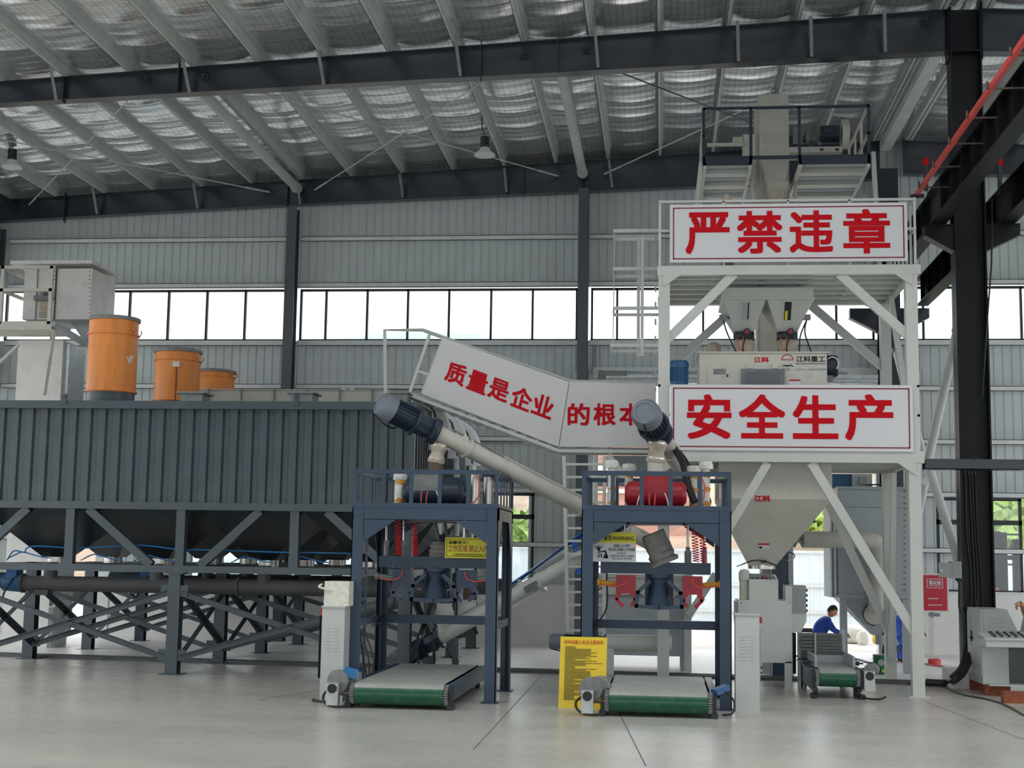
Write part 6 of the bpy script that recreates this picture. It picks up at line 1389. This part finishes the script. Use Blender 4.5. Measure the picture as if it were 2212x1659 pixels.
# ---- forklift mast outside
yl = 33.0; fk = thing('forklift_mast', 'black forklift mast standing outside the right hand window', 'forklift', W(2178, 1390, yl))
def kb_(x0, y0, x1, y1, Y, d, name, mm): a, c = W(x0, y1, Y), W(x1, y0, Y); return MB().box(a.x, c.x, Y, Y+d, a.z, c.z).build(name, mm, fk)
kb_(2152, 1148, 2161, 1400, yl, .2, 'mast_channel', 'mast_black'); kb_(2163, 1150, 2175, 1400, yl, .25, 'mast_channel', 'mast_black'); kb_(2196, 1165, 2203, 1400, yl, .2, 'mast_channel', 'mast_black')
for y in (1153, 1200, 1218): kb_(2148, y, 2208, y+ (9 if y == 1200 else 3), yl-.05, .1, 'cross_member', 'mast_black')
kb_(2160, 1340, 2212, 1352, yl-.1, .15, 'carriage', 'mast_black'); kb_(2149, 1270, 2158, 1284, yl-.05, .1, 'tail_lamp', 'red_paint')
# wheels and body behind the wall so that the mast belongs to a truck
a = W(2180, 1395, yl+1.0); MB().box(a.x-.7, a.x+.7, yl+.4, yl+2.4, .35, 1.2).build('body', 'red_paint', fk)
for s in (-.6, .6):
    for d in (.7, 2.0): MB().cyl((a.x+s-.12, yl+d, .28), (a.x+s+.12, yl+d, .28), .30, n=20).build('wheel', 'cable', fk)
nb = thing('navy_cabinet', 'tall navy steel cabinet standing behind the packing machine', 'cabinet', G(1688, 1440)); a, c = W(1668, 1300, 23.9), W(1706, 1148, 23.9)
MB().box(a.x, c.x, 23.9, 24.4, 0, c.z).build('body', 'blue_deep', nb); MB().box(c.x-.03, c.x+.05, 23.86, 23.9, .0, c.z).build('edge_strip', 'filter_grey', nb); MB().tube([Vector(((a.x+c.x)/2+.1+.12*math.cos(q), 23.85, a.z+.75+.07*math.sin(q))) for q in np.linspace(0, 11, 26)], .012, 5).build('cable_coil', 'hose_white', nb)
# ---- paint pail and yard clutter in the doorway
q = G(1903, 1457); pl = thing('paint_pail', 'green paint pail standing on the floor by the tower post', 'pail', q); r = 16*q.y/F_PX; h = 39*q.y/F_PX
MB().cyl(q, q+Vector((0, 0, h)), r*.97, r, n=28).build('body', 'can_green', pl); MB().cyl(q+Vector((0, 0, h)), q+Vector((0, 0, h+.012)), r*1.03, n=28).build('lid', 'iron_grey', pl)
MB().cyl(q+Vector((-r*.1, -r*.96, h*.65)), q+Vector((-r*.1, -r*1.0, h*.65)), r*.42, n=16).build('round_label', 'filter_grey', pl)
for k in range(2): MB().cbox(q+Vector((-r*.35+r*.5*k, -r*.98, h*.22)), r*.35, .01, h*.14).build('label_block', 'sign_yellow' if k else 'ink', pl)
MB().tube([q+Vector((r*1.02*math.cos(u), r*.2, h*.8+r*.5*math.sin(u)*-.7)) for u in np.linspace(math.pi, 2*math.pi, 10)], .006, 5).build('bail_handle', 'alu', pl)
yo = 34.5
def bag(px, py, w, h, Y, label, mm, seed, name='woven_bag'):
    q = W(px, py, Y); q.z = 0; t = thing(name, label, 'bag', q); k = Y/F_PX
    crumple(q, (0, 0, 1), [(0, w*k*.40), (h*k*.15, w*k*.52), (h*k*.5, w*k*.5), (h*k*.8, w*k*.42), (h*k*.95, w*k*.28), (h*k, w*k*.05)], 18, seed, .06).build('sack', mm, t); return t
bag(1842, 1404, 44, 34, yo, 'pale woven bulk bag standing outside the door', 'wrap', 2, 'bulk_bag'); bag(1864, 1404, 24, 28, yo-.6, 'small cream sack leaning on the bulk bag outside the door', 'foam', 3); bag(1896, 1404, 22, 26, yo, 'yellowish sack standing outside behind the green pail', 'poster_yellow', 5)
for k, pts in enumerate((((1812, 1428), (1850, 1424), (1880, 1432), (1905, 1428)), ((1820, 1442), (1855, 1446), (1884, 1440)), ((1930, 1430), (1962, 1424), (2000, 1434), (2040, 1440)))):
    t = thing('yard_hose', ('black hose snaking over the yard beyond the door', 'black hose lying nearest the door rail', 'red hose trailing over the floor behind the right tower post')[k], 'hose', G(*pts[0])); MB().tube(curve_pts([G(*p, .02) for p in pts], 5), .02).build('hose', 'hose_red' if k == 2 else 'cable', t)

# ================================================================== PEOPLE
def person(label, joints, edges, radii, mats, loc, head=None, extra=()):
    """one continuous skinned body; joints in metres round loc"""
    t = thing('person', label, 'person', loc)
    me = bpy.data.meshes.new('body'); me.from_pydata([Vector(j) for j in joints], edges, [])
    o = bpy.data.objects.new('body', me); COL.objects.link(o)
    sk = o.modifiers.new('s', 'SKIN'); 
    for i, r in enumerate(radii): me.skin_vertices[0].data[i].radius = r if isinstance(r, tuple) else (r, r)
    me.skin_vertices[0].data[0].use_root = True
    ss = o.modifiers.new('u', 'SUBSURF'); ss.levels = 2; ss.render_levels = 2
    bpy.context.view_layer.update()
    me2 = bpy.data.meshes.new_from_object(o.evaluated_get(bpy.context.evaluated_depsgraph_get())); bpy.data.objects.remove(o)
    me2.name = 'body'
    for m_ in mats: me2.materials.append(M[m_])
    J = np.array(joints); mi = [x[1] for x in extra]; JJ = J
    for p in me2.polygons:
        c = np.array(p.center); p.material_index = int(mi[int(np.argmin(((JJ-c)**2).sum(1)))]); p.use_smooth = True
    b = bpy.data.objects.new('body', me2); COL.objects.link(b); b.parent = t; ORG[b.name] = Vector(loc)
    return t
def head(t, c, face, up=(0, 0, 1), s=1.0):
    """head with face, ears and hair; c is its centre, face its looking direction"""
    c = Vector(c); f = Vector(face).normalized(); u = Vector(up); r = f.cross(u).normalized(); u = r.cross(f).normalized()
    m = MB(); n = 20; N = 14
    for i in range(N+1):
        th = math.pi*i/N; z = math.cos(th); rad = math.sin(th)
        for k in range(n):
            q = 2*math.pi*k/n; x = math.cos(q)*rad; y = math.sin(q)*rad      # x forward
            w = .076*(1-.18*max(0, -z)); d = .095*(1-.12*max(0, -z)); h = .118
            fx = d*x + (.012*math.exp(-((z+.12)/.10)**2-(y/.16)**2)*3 if x > .5 else 0) + (.010*max(0, -z-.6) if x > 0 else 0)
            if x > .55: fx -= .010*math.exp(-((z-.06)/.10)**2)*(math.exp(-((abs(y)-.38)/.16)**2))
            m.v.append(c+(f*fx+r*(w*y)+u*(h*z))*s)
    for i in range(N):
        for k in range(n): m.f.append((i*n+k, i*n+(k+1) % n, (i+1)*n+(k+1) % n, (i+1)*n+k)); m.mi.append(0)
    for sd in (-1, 1):
        e = c+(r*(.076*sd)+u*-.005-f*.005)*s; m.lathe(e-r*(.004*sd*s), r*sd, [(0, .022*s), (.012*s, .027*s), (.016*s, .018*s)], 10)
    h_ = m.build('head', 'skin', t, angle=1.5)
    hm = MB(); N2 = 7
    for i in range(N2+1):
        th = math.pi*.60*i/N2; z = math.cos(th); rad = math.sin(th)
        for k in range(n):
            q = 2*math.pi*k/n; x = math.cos(q)*rad; y = math.sin(q)*rad; zz = z
            if x > .25 and z < .45: zz = .45; x *= .9
            hm.v.append(c+(f*(.101*x-.004)+r*(.083*y)+u*(.127*zz+.003))*s)
    for i in range(N2):
        for k in range(n): hm.f.append((i*n+k, i*n+(k+1) % n, (i+1)*n+(k+1) % n, (i+1)*n+k)); hm.mi.append(0)
    hm.build('hair', 'hair', h_, angle=1.5)
    m = MB()
    for sd in (-1, 1):
        e = c+(f*.084+r*(.030*sd)+u*.008)*s; m.lathe(e, f, [(0, .010*s), (.004*s, .009*s), (.006*s, .003*s)], 8)
        m.beam(e+u*.018*s-r*.016*s+f*.004, e+u*.018*s+r*.016*s+f*.004, .005, .006)
    m.build('eyes_and_brows', 'hair', h_)
    mo = c+(f*.086+u*-.062)*s; MB().beam(mo-r*.02*s, mo+r*.02*s, .008, .008).build('mouth', 'red_paint', h_)
def hand(t, w, d, nrm, side, s=1.0, curl=.5):
    """palm with four unequal bent fingers and a thumb from its side; w wrist, d towards the fingers, nrm out of the palm"""
    w, d = Vector(w), Vector(d).normalized(); n = Vector(nrm); n = (n-d*n.dot(d)).normalized(); a = d.cross(n)*side
    m = MB(); p = [w, w+d*.045*s, w+d*.085*s]
    m.tube([w-d*.01, w+d*.02*s, w+d*.05*s, w+d*.085*s], .03, 10, rs=[.026*s, .033*s, .037*s, .030*s])
    for k, L in enumerate((.068, .078, .072, .055)):
        b0 = w+d*.075*s+a*((k-1.5)*.019*s); q = [b0]; ang = .15
        for j, l in enumerate((.45, .32, .23)):
            ang += curl*.8; q.append(q[-1]+(d*math.cos(ang)+n*math.sin(ang))*(L*l*s))
        m.tube(q, .009*s, 8, rs=[.0095*s, .009*s, .008*s, .006*s])
    b0 = w+d*.025*s-a*.028*s; q = [b0, b0+(d*.5-a*.7+n*.3)*.035*s, b0+(d*1.0-a*.75+n*.6)*.055*s]; m.tube(q, .01*s, 8, rs=[.012*s, .010*s, .007*s])
    return m.build('hand', 'skin', t, angle=1.5)
# worker crouching outside, head right, one arm reaching forward
yw_ = 28.3; hc_ = W(1797, 1337, yw_); bx_ = hc_.x-.30; base = Vector((bx_, yw_, 0))
B = lambda x, y, z: (x, y, z)
J = [B(0, 0, .42), B(.03, 0, .58), B(.12, 0, .76), B(.20, 0, .88), B(.25, 0, .96),
     B(.20, -.19, .86), B(.32, -.24, .66), B(.50, -.20, .60), B(.20, .19, .86), B(.34, .24, .66), B(.52, .18, .58),
     B(.04, -.11, .38), B(.36, -.16, .48), B(.16, -.14, .12), B(.18, -.14, .05), B(.34, -.15, .04),
     B(.04, .11, .38), B(.36, .16, .46), B(.16, .14, .12), B(.18, .14, .05), B(.34, .15, .04)]
E_ = [(0, 1), (1, 2), (2, 3), (3, 4), (3, 5), (5, 6), (6, 7), (3, 8), (8, 9), (9, 10), (0, 11), (11, 12), (12, 13), (13, 14), (14, 15), (0, 16), (16, 17), (17, 18), (18, 19), (19, 20)]
R_ = [.16, .155, .17, .13, .06, .075, .058, .036, .075, .058, .036, .11, .085, .055, .05, .045, .11, .085, .055, .05, .045]
MI = [1, 0, 0, 0, 2, 0, 0, 2, 0, 0, 2, 1, 1, 1, 3, 3, 1, 1, 1, 3, 3]
S1 = lambda L: [(x, y, z*.86) for x, y, z in L]
J = S1(J)
pr1 = person('person in blue work shirt crouching and bending over outside the door', J, E_, R_, ['shirt_blue', 'trouser', 'skin', 'cable'], base, extra=[(0, k) for k in MI])
head(pr1, base+Vector((.31, 0, .93)), (1, -.15, -.55))
hand(pr1, base+Vector((.51, -.20, .51)), (1, .05, -.25), (0, 0, -1), 1); hand(pr1, base+Vector((.53, .18, .495)), (1, -.05, -.3), (0, 0, -1), -1)
# second worker in blue behind the right tower post
q2 = G(1935, 1432); base2 = Vector((q2.x-.08, q2.y, 0))
J2 = [(x*.98, y, z/.86) for x, y, z in J]
pr2 = person('person in blue overalls squatting behind the right rear tower post', J2, E_, R_, ['tarp_blue', 'tarp_blue', 'skin', 'cable'], base2, extra=[(0, k) for k in MI])
head(pr2, base2+Vector((.31, 0, 1.05)), (1, .2, -.6))
hand(pr2, base2+Vector((.51, -.20, .595)), (1, .05, -.25), (0, 0, -1), 1); hand(pr2, base2+Vector((.53, .18, .575)), (1, -.05, -.3), (0, 0, -1), -1)
# operator seated behind the desk, only a forearm and hand reach into view
h0 = W(2193, 1306, 22.3); base3 = Vector((h0.x+.62, 22.75, 0))
J3 = [(0, 0, .52), (0, .0, .70), (0, .0, .90), (0, .0, 1.08), (0, 0, 1.18), (-.20, 0, 1.06), (-.34, -.10, .98), (h0.x-base3.x+.09, h0.y-base3.y, h0.z-.02+.05), (.20, 0, 1.06), (.30, -.1, .84), (.18, -.3, .88),
      (-.1, -.05, .50), (-.13, -.44, .50), (-.13, -.44, .10), (-.13, -.42, .05), (-.13, -.58, .04), (.1, -.05, .50), (.13, -.44, .50), (.13, -.44, .10), (.13, -.42, .05), (.13, -.58, .04)]
MI3 = [1, 0, 0, 0, 2, 0, 2, 2, 0, 2, 2, 1, 1, 1, 3, 3, 1, 1, 1, 3, 3]
pr3 = person('person at the right edge reaching a bare forearm over the control desk', J3, E_, R_, ['trouser', 'trouser', 'skin', 'cable'], base3, extra=[(0, k) for k in MI3])
head(pr3, base3+Vector((0, -.02, 1.34)), (-.3, -1, -.1))
hand(pr3, h0+Vector((.08, 0, .035)), (-1, 0, -.75), (0, 0, -1), 1, curl=.7)
sq = thing('stool', 'dark stool under the seated person at the right edge', 'stool', base3)
MB().cyl(base3+Vector((0, 0, .34)), base3+Vector((0, 0, .38)), .18, n=20).build('seat', 'dark_metal', sq)
for u in (.8, 2.4, 3.9, 5.5): MB().cyl(base3+Vector((.16*math.cos(u), .16*math.sin(u), 0)), base3+Vector((.12*math.cos(u), .12*math.sin(u), .34)), .014, n=8).build('leg', 'dark_metal', sq)

# ================================================================== GROUP PHRASES FOR REPEATED THINGS
GROUPS = {'dust_collector': 'orange dust collectors on the silo roof', 'filler_pipe': 'filler pipes on the silo side', 'collecting_screw': 'collecting screws under the hoppers',
 'vent_box': 'vent covers on the silo roof', 'crane_girder': 'crane girders on the column corbels', 'high_bay_lamp': 'high bay lamps under the roof', 'brick': 'bricks under the control desk',
 'control_cabinet': 'slim control cabinets', 'bagging_machine': 'blue bagging machines', 'belt_conveyor': 'belt floor conveyors', 'sign_board': 'large sign boards on the tower', 'banner': 'banners on the walkway',
 'screw_conveyor': 'inclined screw conveyors', 'person': 'people at work', 'bracing_pipe': 'column bracing pipes', 'crane_stop': 'crane end stops', 'warning_board': 'warning boards in the bagging machines',
 'electric_motor': 'electric motors of the plant', 'vent_bag': 'cloth vent bags on the tower', 'woven_bag': 'sacks outside the door', 'yard_hose': 'hoses on the yard floor'}
for o in COL.objects:
    if o.parent is None and 'category' in o.keys():
        k = o.name.split('.')[0]
        if k in GROUPS: o['group'] = GROUPS[k]
